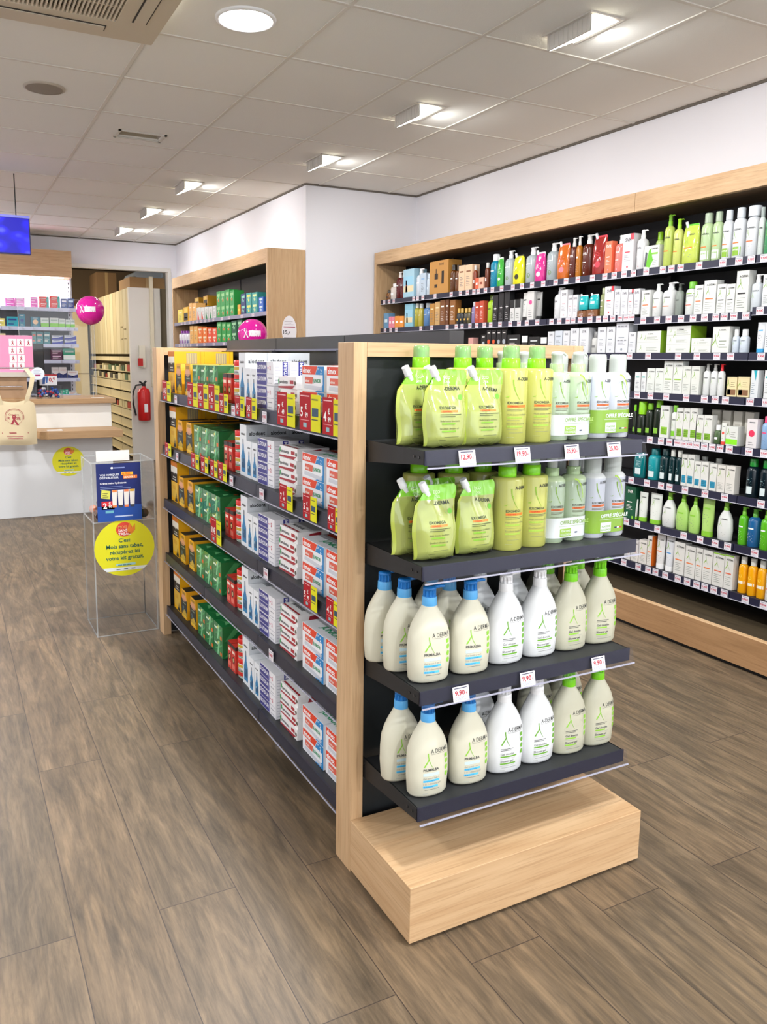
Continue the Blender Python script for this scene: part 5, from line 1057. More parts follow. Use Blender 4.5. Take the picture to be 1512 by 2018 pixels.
# ================================================================ end display
def deriv(pj, e=.0005): return pj
SN = {3: 'top', 2: 'second', 1: 'third', 0: 'bottom'}
def place(o, look, si, x, y, cat, grp, rz=0, dz=.0008):
    o.location = (x, y, ES[si]+dz); o.rotation_euler = (0, 0, rz); return reg(o, look, SN[si]+' end display shelf', cat, grp, x)
def gel(kind):
    body, cap, bl = {'prim': ('d0cdb8', '2076c0', 'blue'), 'white': ('dfe1e1', 'f0f0f0', 'white'), 'green': ('c2c0aa', '7ad01c', 'green')}[kind]
    t = thing('shower_gel_bottle', '', 'bottle'); H = .172
    prof = [(0, .036, .021), (.0025, .044, .0265), (.008, .0475, .029), (.05, .0508, .0305), (.085, .0503, .030), (.11, .048, .0290), (.13, .0415, .026), (.147, .0325, .0225), (.16, .0235, .019), (.168, .018, .017), (H, .0165, .0165)]
    m_ = mat(body, .38); 
    mb = MB(); pj = loft_body(mb, prof, m_, 2.25, 44)
    G1 = P('8cc83c' if kind != 'white' else '6aaa2c'); D = P('4a4c4a'); LB = P('5cc4f0')
    mb.text(pj, 'A-DERMA' if kind == 'white' else 'A DERMA', -.006, .1055, .0135, P('3c3e3c'), 'l', False, maxw=.046); mb.rect(pj, -.006, .1025, .038, .103, D, 8)
    mark(mb, pj, -.011, .088, .038, G1)
    if kind == 'prim':
        mb.text(pj, 'PRIMALBA', -.024, .0645, .0085, D, 'l', True, maxw=.042); mb.rect(pj, -.024, .053, .016, .06, P('c4dce4'), 8)
        mb.text(pj, 'Gel lavant 2 en 1', -.024, .0455, .0058, P('909490'), maxw=.042); mb.rect(pj, -.024, .0385, .017, .0435, LB, 8); mb.text(lambda u, v: pj(u, v, .0009), 'Corps et cheveux', -.022, .0397, .0042, P('2870a8'), maxw=.036)
        mb.text(pj, '2 in 1 cleansing gel', -.024, .032, .0058, P('909490'), maxw=.044); mb.rect(pj, -.024, .0245, .013, .0295, LB, 8); mb.text(lambda u, v: pj(u, v, .0009), 'Body and hair', -.022, .0257, .0042, P('2870a8'), maxw=.032)
        mb.rect(pj, -.02, .0195, .016, .0203, D, 6)
    else:
        mb.rect(pj, -.024, .0635, .010, .0648, D, 6); mb.rect(pj, -.024, .060, .004, .0613, D, 6)
        mb.text(pj, 'Gel douche', -.024, .049, .0078, P('5c605c'), 'l', kind == 'green', maxw=.036); mb.rect(pj, -.024, .0435, (.006 if kind == 'green' else .02), .0468, G1, 8); mb.rect(pj, -.024, .0398, .016, .0405, P('a0a49c'), 6)
        mb.text(pj, 'Shower gel', -.024, .031, .0078, P('5c605c'), 'l', kind == 'green', maxw=.036); mb.rect(pj, -.024, .0255, (.008 if kind == 'green' else .017), .0288, G1, 8); mb.rect(pj, -.024, .0216, .014, .0223, P('a0a49c'), 6); mb.rect(pj, -.02, .0165, .022, .0173, P('7c807c'), 6)
    mb.rect(pj, -.024, .010, -.012, .0112, P('b0b4ac'), 3)
    mb.rect(pj, .031, .088, .040, .097, G1, 3)
    for v in (.079, .064, .049)[:3]: mb.disc(pj, .037, v, .0048, .006, G1, 14)
    mb.build('bottle_body', t)
    cm = mat(cap, .28); ring_ = mat('58a8e0' if kind == 'prim' else cap, .3); m2 = MB()
    m2.lathe([(.0165, H), (.0168, H+.003), (.0162, H+.019), (.0158, H+.020)], ring_, n=36); col = m2.build('pump_collar', t)
    m3 = MB().lathe([(.0122, H+.020), (.0122, H+.034), (.0148, H+.0355), (.0150, H+.0385), (.0135, H+.0415), (.007, H+.0435), (.0001, H+.044)], cm, n=32, cap1=False)
    for k in range(10):
        a = 2*PI*k/10; x, y = .0128*math.cos(a), .0128*math.sin(a); m3.lathe([(.0022, H+.0205), (.0022, H+.0345)], cm, x, y, 6)
    m3.tube([(.006, 0, H+.039), (.026, .0, H+.0405), (.037, 0, H+.039)], [.0052, .0042, .003], cm, 10)
    m3.build('pump_head', t); return t
GL = {'prim': 'beige shower gel bottle with blue pump', 'white': 'glossy white shower gel bottle', 'green': 'beige gel bottle with green pump'}
grpG = 'shower gel pump bottles on the end display'
for k, si, x, y, look in [('prim', 0, .926, 1.445, None), ('prim', 0, 1.040, 1.448, None), ('prim', 0, .905, 1.53, 'rear blue-pumped bottle by black panel'), ('white', 0, 1.146, 1.452, None), ('white', 0, 1.247, 1.455, None), ('white', 0, 1.140, 1.55, 'rear white pump bottle'), ('green', 0, 1.349, 1.456, None), ('green', 0, 1.447, 1.458, None), ('green', 0, 1.33, 1.56, 'rear green-pumped bottle'), ('green', 0, 1.438, 1.565, 'rear green-pumped bottle'),
        ('prim', 1, .925, 1.448, None), ('prim', 1, 1.036, 1.450, None), ('prim', 1, .907, 1.527, 'second blue-pumped bottle in left file'), ('prim', 1, .895, 1.598, 'third blue-pumped bottle in left file'), ('prim', 1, 1.032, 1.53, 'rear blue-pumped bottle'), ('prim', 1, 1.03, 1.605, 'rearmost blue-pumped bottle, middle file'),
        ('white', 1, 1.146, 1.462, None), ('white', 1, 1.249, 1.464, None), ('white', 1, 1.135, 1.55, 'rear white pump bottle'), ('white', 1, 1.238, 1.55, 'rear white pump bottle'), ('green', 1, 1.346, 1.464, None), ('green', 1, 1.445, 1.468, None), ('green', 1, 1.342, 1.545, 'rear green-pumped bottle'), ('green', 1, 1.388, 1.618, 'rearmost green-pumped bottle'), ('green', 1, 1.446, 1.548, 'rear green-pumped bottle')]:
    place(proto('gel'+k, lambda: gel(k)), look or GL[k], si, x, y, 'bottle', grpG, random.uniform(-.05, .05)-.04)
# round exomega style bottles
def exo_prints(mb, pj, r, h, off=0.0):
    mb.text(pj, 'A-DERMA', -r*.12+off, h*.845, h*.062, P('3c3e34'), 'l', True, maxw=r*1.02); mark(mb, pj, -r*.28+off, h*.72, h*.27, P('8cb82c'))
    mb.text(pj, 'EXOMEGA', -r*.6+off, h*.535, h*.046, P('4a4c34'), 'l', True, maxw=r*1.2); mb.rect(pj, -r*.6+off, h*.49, r*.55+off, h*.522, P('f07828'), 8); mb.text(lambda u, v: pj(u, v, .0009), 'CONTROL', -r*.5+off, h*.497, h*.024, P('a03c10'), 'l', True, maxw=r*.95)
    mb.rect(pj, -r*.6+off, h*.462, r*.5+off, h*.47, P('6a6c48'), 6); mb.rect(pj, -r*.6+off, h*.442, r*.3+off, h*.45, P('6a6c48'), 6)
    mb.text(pj, 'Huile lavante émolliente', -r*.6+off, h*.385, h*.03, P('7c8058'), maxw=r*1.2); mb.rect(pj, -r*.6+off, h*.345, r*.3+off, h*.368, P('98b840'), 6); mb.rect(pj, -r*.6+off, h*.315, r*.1+off, h*.321, P('8c9060'), 6)
    mb.text(pj, 'Emollient shower oil', -r*.6+off, h*.265, h*.03, P('7c8058'), maxw=r*1.2); mb.rect(pj, -r*.6+off, h*.225, r*.35+off, h*.248, P('98b840'), 6); mb.rect(pj, -r*.6+off, h*.195, r*.0+off, h*.201, P('8c9060'), 6); mb.rect(pj, -r*.5+off, h*.15, r*.4+off, h*.157, P('8c9060'), 6); mb.rect(pj, -r*.6+off, h*.09, -r*.2+off, h*.097, P('a0a468'), 3)
def exo():
    t = thing('shower_oil_bottle', '', 'bottle'); r, h = .0385, .168; mb = MB()
    pj = loft_body(mb, [(0, r*.93, r*.93), (.004, r, r), (h*.965, r, r), (h*.99, r*.95, r*.95), (h, r*.8, r*.8)], mat('b8ba60', .2, coat=.3), 2.0, 40); exo_prints(mb, pj, r, h, -.002); mb.build('bottle_body', t)
    G_ = mat('84d81c', .25); MB().lathe([(.0205, h), (.021, h+.002), (.0205, h+.022), (.0195, h+.023)], G_, n=30).build('pump_collar', t)
    MB().lathe([(.009, h+.023), (.009, h+.035), (.0125, h+.038), (.0125, h+.043), (.001, h+.045)], G_, n=20, cap1=False).tube([(.004, 0, h+.041), (.018, 0, h+.040)], .004, G_, 8).build('pump_head', t)
    MB().lathe([(.0188, h+.023), (.0186, h+.046), (.0165, h+.050), (.001, h+.0508)], mat('b4ec80', .25) if False else OVERCAP, n=28, cap0=False, cap1=False).build('overcap', t); return t
for si, x, y, look in [(3, 1.137, 1.462, 'yellow-green shower oil bottle'), (3, 1.2155, 1.468, 'yellow-green shower oil bottle'), (3, 1.075, 1.562, 'rear yellow-green oil bottle'), (3, 1.154, 1.585, 'rear yellow-green oil bottle'), (3, .985, 1.60, 'rear yellow-green oil bottle'),
        (2, 1.138, 1.462, 'yellow-green shower oil bottle'), (2, 1.212, 1.466, 'yellow-green shower oil bottle'), (2, 1.06, 1.565, 'rear yellow-green oil bottle'), (2, .985, 1.60, 'rear yellow-green oil bottle'), (2, 1.14, 1.56, 'rear yellow-green oil bottle')]:
    place(proto('exo', exo), look, si, x, y, 'bottle', 'round shower oil bottles on the end display', random.uniform(-.1, .1))
# shrink wrapped pairs
def pair(green):
    t = thing('shrink_wrapped_pair', '', 'bottle pair'); r, h, s = .0315, .160, .033
    for i, cx in enumerate((-s, s)):
        mb = MB(); bm_ = mat('b6c8a0', .12, coat=.4) if green else mat('cfd2d0', .3)
        pj0 = loft_body(mb, [(0, r*.93, r*.93), (.004, r, r), (h*.93, r, r), (h*.985, r*.8, r*.8), (h, r*.5, r*.5)], bm_, 2.0, 32); exo_prints(mb, pj0, r, h, -.001)
        b = mb.build('bottle_body', t); b.location.x = cx
        if green:
            m2 = MB().lathe([(.0165, h), (.0165, h+.018), (.0155, h+.019)], mat('a4bc8c', .2), n=24); o2 = m2.build('pump_collar', t); o2.location.x = cx
            m2 = MB().lathe([(.0125, h+.019), (.0125, h+.036), (.0145, h+.039), (.013, h+.046), (.004, h+.048)], FROST, n=22).tube([(.005, 0, h+.043), (.02, 0, h+.043), (.026, 0, h+.038)], [.004, .0035, .0025], FROST, 8); o2 = m2.build('pump_head', t)
        else: o2 = MB().lathe([(.0205, h-.002), (.021, h+.03), (.0195, h+.040), (.017, h+.042)], FROST, n=26).build('cap', t)
        o2.location.x = cx
    R_ = r+.0012; k = 10
    def st(z): return [(-s+R_*math.cos(a), R_*math.sin(a), z) for a in [PI/2+PI*i/k for i in range(k+1)]]+[(s+R_*math.cos(a), R_*math.sin(a), z) for a in [-PI/2+PI*i/k for i in range(k+1)]]
    mb = MB().loft([st(.012), st(.06 if green else .068)], mat('e4e8dc', .2) if green else mat('8cb430', .25), False, False)
    p = lambda u, v: (u, -R_-.0006, v); tc_ = P('98b85c' if green else 'f2f6ea')
    mb.text(p, 'OFFRE SPÉCIALE', -.03, .0445 if green else .050, .0125, tc_, 'l', True, maxw=.088); mb.rect(p, -.034, .0395 if green else .045, .055, .0402 if green else .0457, tc_)
    mb.rect(p, -.030, .015, .004, .034 if green else .038, P('a0c440' if green else 'f0f2ea')); mb.text(lambda u, v: (u, -R_-.0011, v), 'FLACONS', -.026, .026, .007, P('e8f0d8' if green else '8cb430'), 'l', True, maxw=.027); mb.text(lambda u, v: (u, -R_-.0011, v), 'ECO-CONÇUS', -.028, .0175, .007, P('e8f0d8' if green else '8cb430'), 'l', True, maxw=.031)
    mb.rect(p, .016, .0215, .024, .0245, P('20284c')); 
    if not green: mb.rect(p, .024, .0215, .032, .0245, P('f0f0f0')); mb.rect(p, .032, .0215, .04, .0245, P('c83028'))
    mb.build('offer_band', t); 
    f = MB().loft([st(.004), st(h*.93)], FILM, False, False); R2 = R_+.0018
    f.v = [(x*(1+.0018/R_*.3), y*R2/R_, z) for x, y, z in f.v]
    q = lambda u, v: (s+R2*1.01*math.sin(u/R2), -R2*math.cos(u/R2), v)
    f.build('shrink_film', t)
    a_ = MB(); pts = [(s+.028*math.sin(i/9*1.5)-.03+.004, .155-.05*(1-math.cos(i/9*1.5))) for i in range(10)]
    for i in range(9): a_.poly([pts[i], pts[i+1], (pts[i+1][0]-.002, pts[i+1][1]-.004), (pts[i][0]-.001, pts[i][1]-.004)][::-1], P('9cc43c'), lambda u, v: (u, -R2-.001, v))
    a_.build('offer_arc', t); return t
for g_, si, x, y, look in [(1, 3, 1.317, 1.478, 'pale green shrink-wrapped bottle pair'), (0, 3, 1.452, 1.486, 'white shrink-wrapped bottle pair'), (0, 3, 1.405, 1.57, 'rear white shrink-wrapped bottle pair'), (1, 3, 1.26, 1.61, 'rear pale green shrink-wrapped pair'),
        (1, 2, 1.312, 1.472, 'pale green shrink-wrapped bottle pair'), (0, 2, 1.440, 1.472, 'white shrink-wrapped bottle pair'), (0, 2, 1.41, 1.565, 'rear white shrink-wrapped bottle pair'), (1, 2, 1.27, 1.575, 'rear pale green shrink-wrapped pair')]:
    place(proto('pair%d' % g_, lambda: pair(g_)), look, si, x, y, 'bottle pair', 'shrink wrapped pairs on the end display')
# refill pouches
def pouch(var):
    t = thing('refill_pouch', '', 'pouch'); w, h = .0525, .165; lime = mat('86cc38', .12, coat=.8)
    pm_ = mat('a0aa5a', .1, coat=.9, trans=.0); ed = mat('bccc58', .12, coat=.8)
    rnd = random.Random(var)
    nz, nx = 26, 22; front, back = [], []
    def half(v):   # silhouette left / right at height fraction v
        l = 1-.05*math.sin(v*9+var)-.02; r_ = 1-.04*math.sin(v*8+1+var)-.02
        if v > .74: l = l-(v-.74)*2.5
        if v > .95: r_ = r_-(v-.95)*2.0
        return -w*max(.22, l), w*r_
    def depth(u, v):     # bulge
        e = max(0, 1-abs(2*u-1)**2.6); k = (min(1, v/.12))**.5*(1-max(0, v-.45)/.5) if v < .93 else 0
        return max(0, .0235*e**.6*max(0, k)+.0012*math.sin(u*17+v*9+var)*(.3+.7*v)+.0022*max(0, math.sin(v*14+u*6+var*2))*max(0, v-.45)*2)
    vs_, fs = [], []
    for sgn in (1, -1):
        for j in range(nz+1):
            v = j/nz; l, r_ = half(v)
            for i in range(nx+1):
                u = i/nx; y = -sgn*(depth(u, v)+.0006); z = v*h
                if v == 0: z = .002*(1+math.cos(u*PI*4)) if True else 0
                vs_.append((l+(r_-l)*u, y, z))
    n1 = (nz+1)*(nx+1)
    mbp = MB(); mbl = MB(); mbe = MB()
    def grid(mb, j0, j1, mt, i0=0, i1=nx):
        for s_, base in ((1, 0), (-1, n1)):
            vv, ff = [], []
            for j in range(j0, j1+1):
                for i in range(i0, i1+1): vv.append(vs_[base+j*(nx+1)+i])
            m_ = i1-i0+1
            for j in range(j1-j0):
                for i in range(m_-1):
                    q = (j*m_+i, j*m_+i+1, (j+1)*m_+i+1, (j+1)*m_+i); ff.append(q if s_ > 0 else q[::-1])
            mb.add(vv, ff, mt, True)
    jt = 21; grid(mbp, 0, jt, pm_, 1, nx-1); grid(mbp, 0, jt, ed, 0, 1); grid(mbp, 0, jt, ed, nx-1, nx); grid(mbl, jt, nz, lime)
    # bottom gusset
    mbp.add([vs_[i] for i in range(nx+1)]+[vs_[n1+i] for i in range(nx+1)], [(i+1, i, nx+1+i, nx+2+i) for i in range(nx)], pm_)
    def pj(u, v, e=.0006):
        vf = v/h; l, r_ = half(vf); uu = (u-l)/(r_-l); return (u, -depth(uu, vf)-.0006-e, v)
    D = P('5c6438'); 
    mbp.text(pj, 'A-DERMA' if var != 1 else '-DERMA', -.008, .122, .011, P('283020'), 'l', True, maxw=.042, rot=-.12 if var == 2 else .03)
    mbp.text(pj, 'EXOMEGA', -.022, .083, .0085, P('40482c'), 'l', True, maxw=.046); mbp.rect(pj, -.020, .0765, .022, .0812, P('f08030'), 10); mbp.text(lambda u, v: pj(u, v, .0012), 'CONTROL', -.016, .0773, .0042, P('a84818'), 'l', True, maxw=.034)
    for v, l_ in ((.071, .052), (.067, .036)): mbp.rect(pj, -.022, v, -.022+l_, v+.0016, D, 8)
    mbp.text(pj, 'Huile lavante émolliente', -.022, .0565, .0055, D, maxw=.048); mbp.rect(pj, -.018, .0505, .014, .054, P('7cb030'), 6); mbp.text(pj, 'Emollient shower oil', -.022, .0405, .0055, D, maxw=.046); mbp.rect(pj, -.018, .0345, .016, .038, P('7cb030'), 6)
    mbp.rect(pj, -.012, .024, .024, .0249, D, 6); mbp.rect(pj, -.022, .017, -.008, .018, D, 4)
    mbp.disc(pj, .031, .108, .0065, .006, P('6cb838'), 12); mbp.poly([(.018, .108), (.023, .101), (.024, .1), (.02, .109)], P('8cb058'), pj)
    for a in range(12):
        t0 = PI*a/12; t1 = PI*(a+1)/12; mbp.add([pj(-.03*math.cos(t0)*1, .034-.03*math.sin(t0), .0002), pj(-.03*math.cos(t1), .034-.03*math.sin(t1), .0002), pj(-.0305*math.cos(t1), .0335-.0305*math.sin(t1), .0002), pj(-.0305*math.cos(t0), .0335-.0305*math.sin(t0), .0002)], [(0, 1, 2, 3)], P('a8b458'))
    b = mbp.build('pouch_body', t); l_ = mbl
    l_.text(lambda u, v: pj(u, v, .001), 'ÉCO', -.006, .146, .009, P('d8f4b8'), 'l', True); l_.text(lambda u, v: pj(u, v, .001), '-76%', -.004, .137, .007, P('d8f4b8'), 'l', True)
    l_.build('top_band', t)
    lx, _ = half(.9); sx = lx+.004
    MB().tube([(sx+.010, 0, h*.86), (sx+.002, 0, h*.94)], [.006, .0065], WHITEM, 12).tube([(sx+.003, 0, h*.93), (sx-.007, 0, h*1.035)], [.0088, .0082], WHITEM, 16).build('spout_cap', t)
    return t
for v_, si, x, y, look, rz in [(1, 3, .945, 1.438, 'front refill pouch', -.05), (0, 3, .912, 1.50, 'refill pouch behind front one', .1), (2, 3, 1.045, 1.44, 'refill pouch beside oil bottle', .02), (0, 3, .978, 1.515, 'rear refill pouch', .0),
        (1, 2, .926, 1.438, 'front refill pouch', -.06), (0, 2, .905, 1.50, 'refill pouch behind front one', .05), (2, 2, 1.038, 1.446, 'refill pouch beside oil bottle', .02), (0, 2, .982, 1.515, 'rear refill pouch', .08)]:
    place(proto('pouch%d' % v_, lambda: pouch(v_)), look, si, x, y, 'pouch', 'lime topped refill pouches on the end display', rz)
for si, x, pr_ in [(3, .968, '12,90'), (3, 1.114, '19,90'), (3, 1.254, '25,90'), (3, 1.382, '25,90'), (1, .969, '9,90'), (1, 1.154, '9,90'), (1, 1.37, '9,90')]:
    o = ticket_mesh(.042, .033, pr_).build('price_ticket'); o.location = (x, 1.3765, ES[si]-.033); o.rotation_euler = (-.2, 0, 0)
    reg(o, 'white ticket reading '+pr_.replace(',', '.'), SN[si]+' end display rail', 'price tag', 'price tickets on the end display', x)
# ================================================================ counter
CM = mat('dcdee0', .35, name='white_laminate'); OKW = wood('counter_oak', 'x', 'b8956c', 'a8855e', '957250')
ct = thing('sales_counter', 'white sales counter with wooden ledge and wooden top', 'counter', (0, 6.72, 0)); co = Vector((0, 6.72, 0))
def cpn(mb, name, bevel=0): return gp(mb, name, ct, bevel, co)
cpn(MB().box(-1.4, 1.19, 6.72, 7.35, 0, .64, CM), 'base', .002)
cpn(MB().box(-1.4, 1.215, 6.86, 7.35, .64, .885, mat('eeeee9', .35)), 'upper_case', .002)
lg = MB(); pts = [(.60, 6.86), (.60, 6.62), (.625, 6.53), (.68, 6.50), (1.235, 6.50), (1.235, 6.86)]
lg.add([(x, y, .632) for x, y in pts]+[(x, y, .69) for x, y in pts], [tuple(range(6))[::-1], tuple(range(6, 12))]+[(i, (i+1) % 6, 6+(i+1) % 6, 6+i) for i in range(6)], OKW)
lg.box(-1.4, .60, 6.66, 6.86, .632, .69, OKW); cpn(lg, 'ledge', .002)
cpn(MB().box(-1.4, 1.245, 6.80, 7.4, .885, .925, OKW), 'worktop', .003)
# printed round sticker on the counter
def kit_sticker(name, label, loc, R_, legs=True):
    t = thing(name, label, 'sticker', loc); n = 44
    mb = MB(); p = lambda u, v: (u*R_, 0, v*R_*.98)
    mb.lathe([(R_, -.0005), (R_, .0005)], mat('e8e428', .35), n=n); mb.v = [(x, z, y*.98) for x, y, z in mb.v]; mb.f = [f[::-1] for f in mb.f]
    q = lambda u, v: (u*R_, -.0011, v*R_)
    T = lambda s, v, sz: mb.text(q, s, .0, v, sz, P('1c6858'), 'c', True, maxw=1.5)
    mb.disc(q, .0, .64, .27, .25, P('e04838'), 24); q2 = lambda u, v: (u*R_, -.0016, v*R_)
    mb.poly([(.1, .62), (.18, .88), (.26, .66), (.36, .82), (.36, .6), (.25, .48), (.14, .5)], P('f08830'), q2)
    mb.text(q2, 'MOIS', -.2, .68, .13, P('f0a060'), 'l', True); mb.text(q2, 'SANS', -.2, .56, .13, P('fff4f0'), 'l', True); mb.text(q2, 'TABAC', -.2, .44, .13, P('fff4f0'), 'l', True, maxw=.42)
    T("C'est", .2, .19); T('Mois sans tabac,', 0, .19); T('récupérez ici', -.2, .19); T('votre kit gratuit.', -.4, .19)
    mb.rect(q, -.3, -.62, .34, -.54, P('a8dcdc')); mb.text(q2, 'mois sans tabac', -.24, -.61, .07, P('285858'), 'l', True); mb.poly([(-.76, -.66), (.74, -.68), (.6, -.79), (-.62, -.79)][::-1], P('e8f0f0'), q)
    for u in (-.3, -.05, .2): mb.rect(q2, u, -.75, u+.13, -.72, P('6a7880'))
    mb.build('printed_face', t); return t
o = kit_sticker('round_sticker', 'yellow round sticker on the white counter front', (.842, 6.7185, .43), .122)
# raised wooden display with pink leaflets and ribbon cards
t = thing('display_stand', 'low wooden display stand on the counter holding pink leaflets', 'stand', (.30, 6.86, .9255))
MB().box(-.3, .275, 0, .2, .01, .175, mat('a88868', .5)).box(-.3, .275, .0, .2, 0, .01, OKW).build('stand_body', t)
MB().box(-.3, .30, -.03, .22, .175, .21, mat('c8c0b4', .35)).tube([(-.3, -.02, .1), (.24, -.02, .1)], .004, STEEL, 8).build('tray', t)
t = thing('leaflet_pack', 'pink plastic pack of leaflets on the wooden counter display', 'leaflets', (.32, 6.86, 1.136))
PK = mat('ee8fb4', .35); MB().box(-.3, .31, 0, .12, 0, .285, PK).build('pack', t)
mb = MB()
for i in range(16): mb.box(-.28+i*.022, -.278+i*.022, -.001, 0, .01, .28, mat('f8b8d0', .4))
mb.build('sleeve_edges', t)
k = 0
for r_, n in ((3, 3), (2, 2), (1, 2), (0, 2)):
    for c in range(n):
        mb = MB().box(0, .052, 0, .0012, 0, .056, mat('eeeaea', .5)); p = lambda u, v: (u, -.0006, v)
        mb.tube([(.018, -.001, .012), (.03, -.001, .036), (.026, -.001, .047), (.02, -.001, .036), (.034, -.001, .012)], .0026, P('b01838'), 6)
        o = mb.build('ribbon_card', loc=(.32+.135+c*.058+(.004 if r_ % 2 else 0), 6.8575, 1.155+r_*.061)); reg(o, 'white card with red ribbon', 'row %d on pink leaflet pack' % (4-r_), 'card', 'ribbon cards on the pink pack', c)
# plexiglass screen
t = thing('protective_screen', 'clear plexiglass protective screen standing on the counter', 'screen', (.85, 7.075, .9255))
MB().box(-.30, .29, 0, .004, .01, .80, ACRYL).build('pane', t); MB().box(-.3, -.297, -.001, .005, .01, .8, EDGE).box(.287, .29, -.001, .005, .01, .8, EDGE).box(-.3, .29, -.001, .005, .797, .8, EDGE).build('pane_edge', t)
MB().box(-.25, -.2, -.012, .02, 0, .01, ACRYL).build('foot', t); MB().box(.18, .23, -.012, .02, 0, .01, ACRYL).build('foot', t)
# till screen, badge, sign, bowl
t = thing('till_monitor', 'black till monitor seen from behind beside pink leaflets', 'monitor', (.70, 7.21, .9255))
MB().box(-.07, .07, -.06, .06, 0, .012, BLACKM).build('base', t); MB().box(-.02, .02, -.015, .015, .012, .2, BLACKM).build('neck', t); MB().box(-.10, .045, -.02, .015, .17, .44, mat('161616', .4)).build('display', t, bevel=.006)
t = thing('round_badge_sign', 'small round white sign with pink mark on the counter', 'sign', (.655, 6.83, .9255))
mb = MB().lathe([(.05, 0), (.05, .003)], mat('e6ecf4', .4), n=32); mb.v = [(x, -z, y+.20) for x, y, z in mb.v]; mb.build('disc', t)
mb = MB(); q = lambda u, v: (u, -.0036, v+.20); mb.rect(q, -.02, -.02, .02, -.008, P('a01860')); lines(mb, q, -.03, .03, .0, .03, 3, P('8898b8')); mb.build('print', t); MB().box(-.004, .004, -.003, 0, .0, .155, ACRYL).box(-.02, .02, -.02, .02, 0, .004, ACRYL).build('stem', t)
t = thing('price_sign', 'small white price sign with blue picture above the clear bowl', 'sign', (.745, 7.03, .9255))
mb = MB().box(-.06, .075, 0, .001, .1, .19, mat('e8e8ea', .4)); q = lambda u, v: (u, -.0005, v); mb.rect(q, -.06, .178, .075, .19, P('a81c20')); mb.text(q, '0,', .012, .13, .045, P('b82030'), 'l', True); mb.text(q, '€', .042, .145, .03, P('b82030'), 'l', True); mb.poly([(-.04, .11), (-.02, .11), (-.012, .17), (-.035, .17)], P('2858a0'), q); mb.poly([(-.012, .12), (.0, .12), (.006, .172), (-.012, .172)], P('3868b0'), q); mb.build('card', t)
MB().box(-.004, .004, 0, .002, 0, .1, STEEL).build('stem', t)
t = thing('clear_bin', 'clear plastic bin of blue and white samples on counter', 'bin', (.745, 6.94, .9255))
mb = MB(); 
for a in ((-.1, .1, -.07, -.067), (-.1, .1, .067, .07), (-.1, -.097, -.067, .067), (.097, .1, -.067, .067)): mb.box(*a, 0, .105, ACRYL)
mb.build('bin_walls', t)
mb = MB(); rr = random.Random(3)
for i in range(70):
    x, y, z = rr.uniform(-.078, .078), rr.uniform(-.05, .05), .012+rr.uniform(0, .075)*(1-.4*abs(rr.uniform(-1, 1))); c_ = rr.choice(['2c58a8', '2c58a8', '3868b8', 'e4e8f0', 'b83848'] if z > .03 else ['b83848', 'a83040', 'e4e8f0', '2c58a8'])
    mb.lathe([(.001, z-.011), (.009, z-.007), (.012, z), (.009, z+.007), (.001, z+.011)], mat(c_, .4), x, y, 8)
o = mb.build('sample_sachets', loc=(.745, 6.94, .9265)); tag(o, 'heap of blue, white and red samples in clear bin', 'samples', kind='stuff')
o = MB().box(0, .1, 0, .05, 0, .002, mat('eceae6', .5)).build('paper_slip', loc=(1.06, 6.84, .9255)); tag(o, 'white paper slip lying on the counter top near its end', 'paper')
o = MB().box(0, .11, 0, .07, 0, .006, mat('e8e6e2', .5)).build('leaflet_stack', loc=(.68, 6.56, .6905)); tag(o, 'flat white leaflets on the lower wooden ledge', 'leaflets')
# tote bag
t = thing('tote_bag', 'cream canvas tote bag with red ribbon print hanging at counter', 'bag', (.437, 6.40, .61))
CV = plaster('cream_canvas', 'd9c8a4', .9, .4, 400, .05); mb = MB(); nx, nz = 18, 18; vv, ff = [], []
def bagp(u, v, s=-1):
    e = (1-abs(2*u-1)**3); x = (-.15+.30*u)*(1-.06*max(0, v-.75)*4*abs(2*u-1)); sag = -.02*math.exp(-((u-.5)/.25)**2)*v**6-.03*max(0, abs(2*u-1)-.7)*v**4*3
    return (x, s*(.004+.03*e*(1-v)**.7*min(1, v*6+.2))+.004*math.sin(u*14+v*5), v*.335+sag+.004*math.sin(u*7)*(1-v))
for s in (-1, 1):
    b0 = len(vv); vv += [bagp(i/nx, j/nz, s) for j in range(nz+1) for i in range(nx+1)]
    for j in range(nz):
        for i in range(nx): q_ = (b0+j*(nx+1)+i, b0+j*(nx+1)+i+1, b0+(j+1)*(nx+1)+i+1, b0+(j+1)*(nx+1)+i); ff.append(q_ if s < 0 else q_[::-1])
mb.add(vv, ff, CV, True); q = lambda u, v: (lambda p: (p[0], p[1]-.0015, p[2]))(bagp((u+.15)/.30, v/.335))
RD = P('a02c3c'); 
for a in range(40):
    a0, a1 = 2*PI*a/40, 2*PI*(a+1)/40
    for ro, ri in ((.066, .0625), (.057, .0555)):
        if ro < .06 or not 22 < a < 38: mb.poly([(.0+ro*math.cos(a0), .21+ro*math.sin(a0)), (ro*math.cos(a1), .21+ro*math.sin(a1)), (ri*math.cos(a1), .21+ri*math.sin(a1)), (ri*math.cos(a0), .21+ri*math.sin(a0))][::-1][::-1], RD, q)
mb.text(q, 'Octobre', -.038, .222, .020, RD, 'l', False, maxw=.076); mb.text(q, 'R', -.046, .192, .03, RD, 'l', True); mb.text(q, 'SE', .012, .192, .03, RD, 'l', True)
for pts in ([(-.028, .155), (-.012, .155), (.012, .21), (.004, .222)], [(.03, .15), (.014, .15), (-.016, .205), (-.01, .218)], [(-.016, .205), (-.012, .226), (.004, .228), (.012, .212), (.002, .22), (-.006, .218)]): mb.poly(pts[::-1], RD, q)
mb.text(q, 'PARFUMERIE DE LA PHARMACIE', 0, .09, .012, RD, 'c', True, maxw=.24) if False else lines(mb, q, -.09, .10, .088, .098, 1, RD, .7)
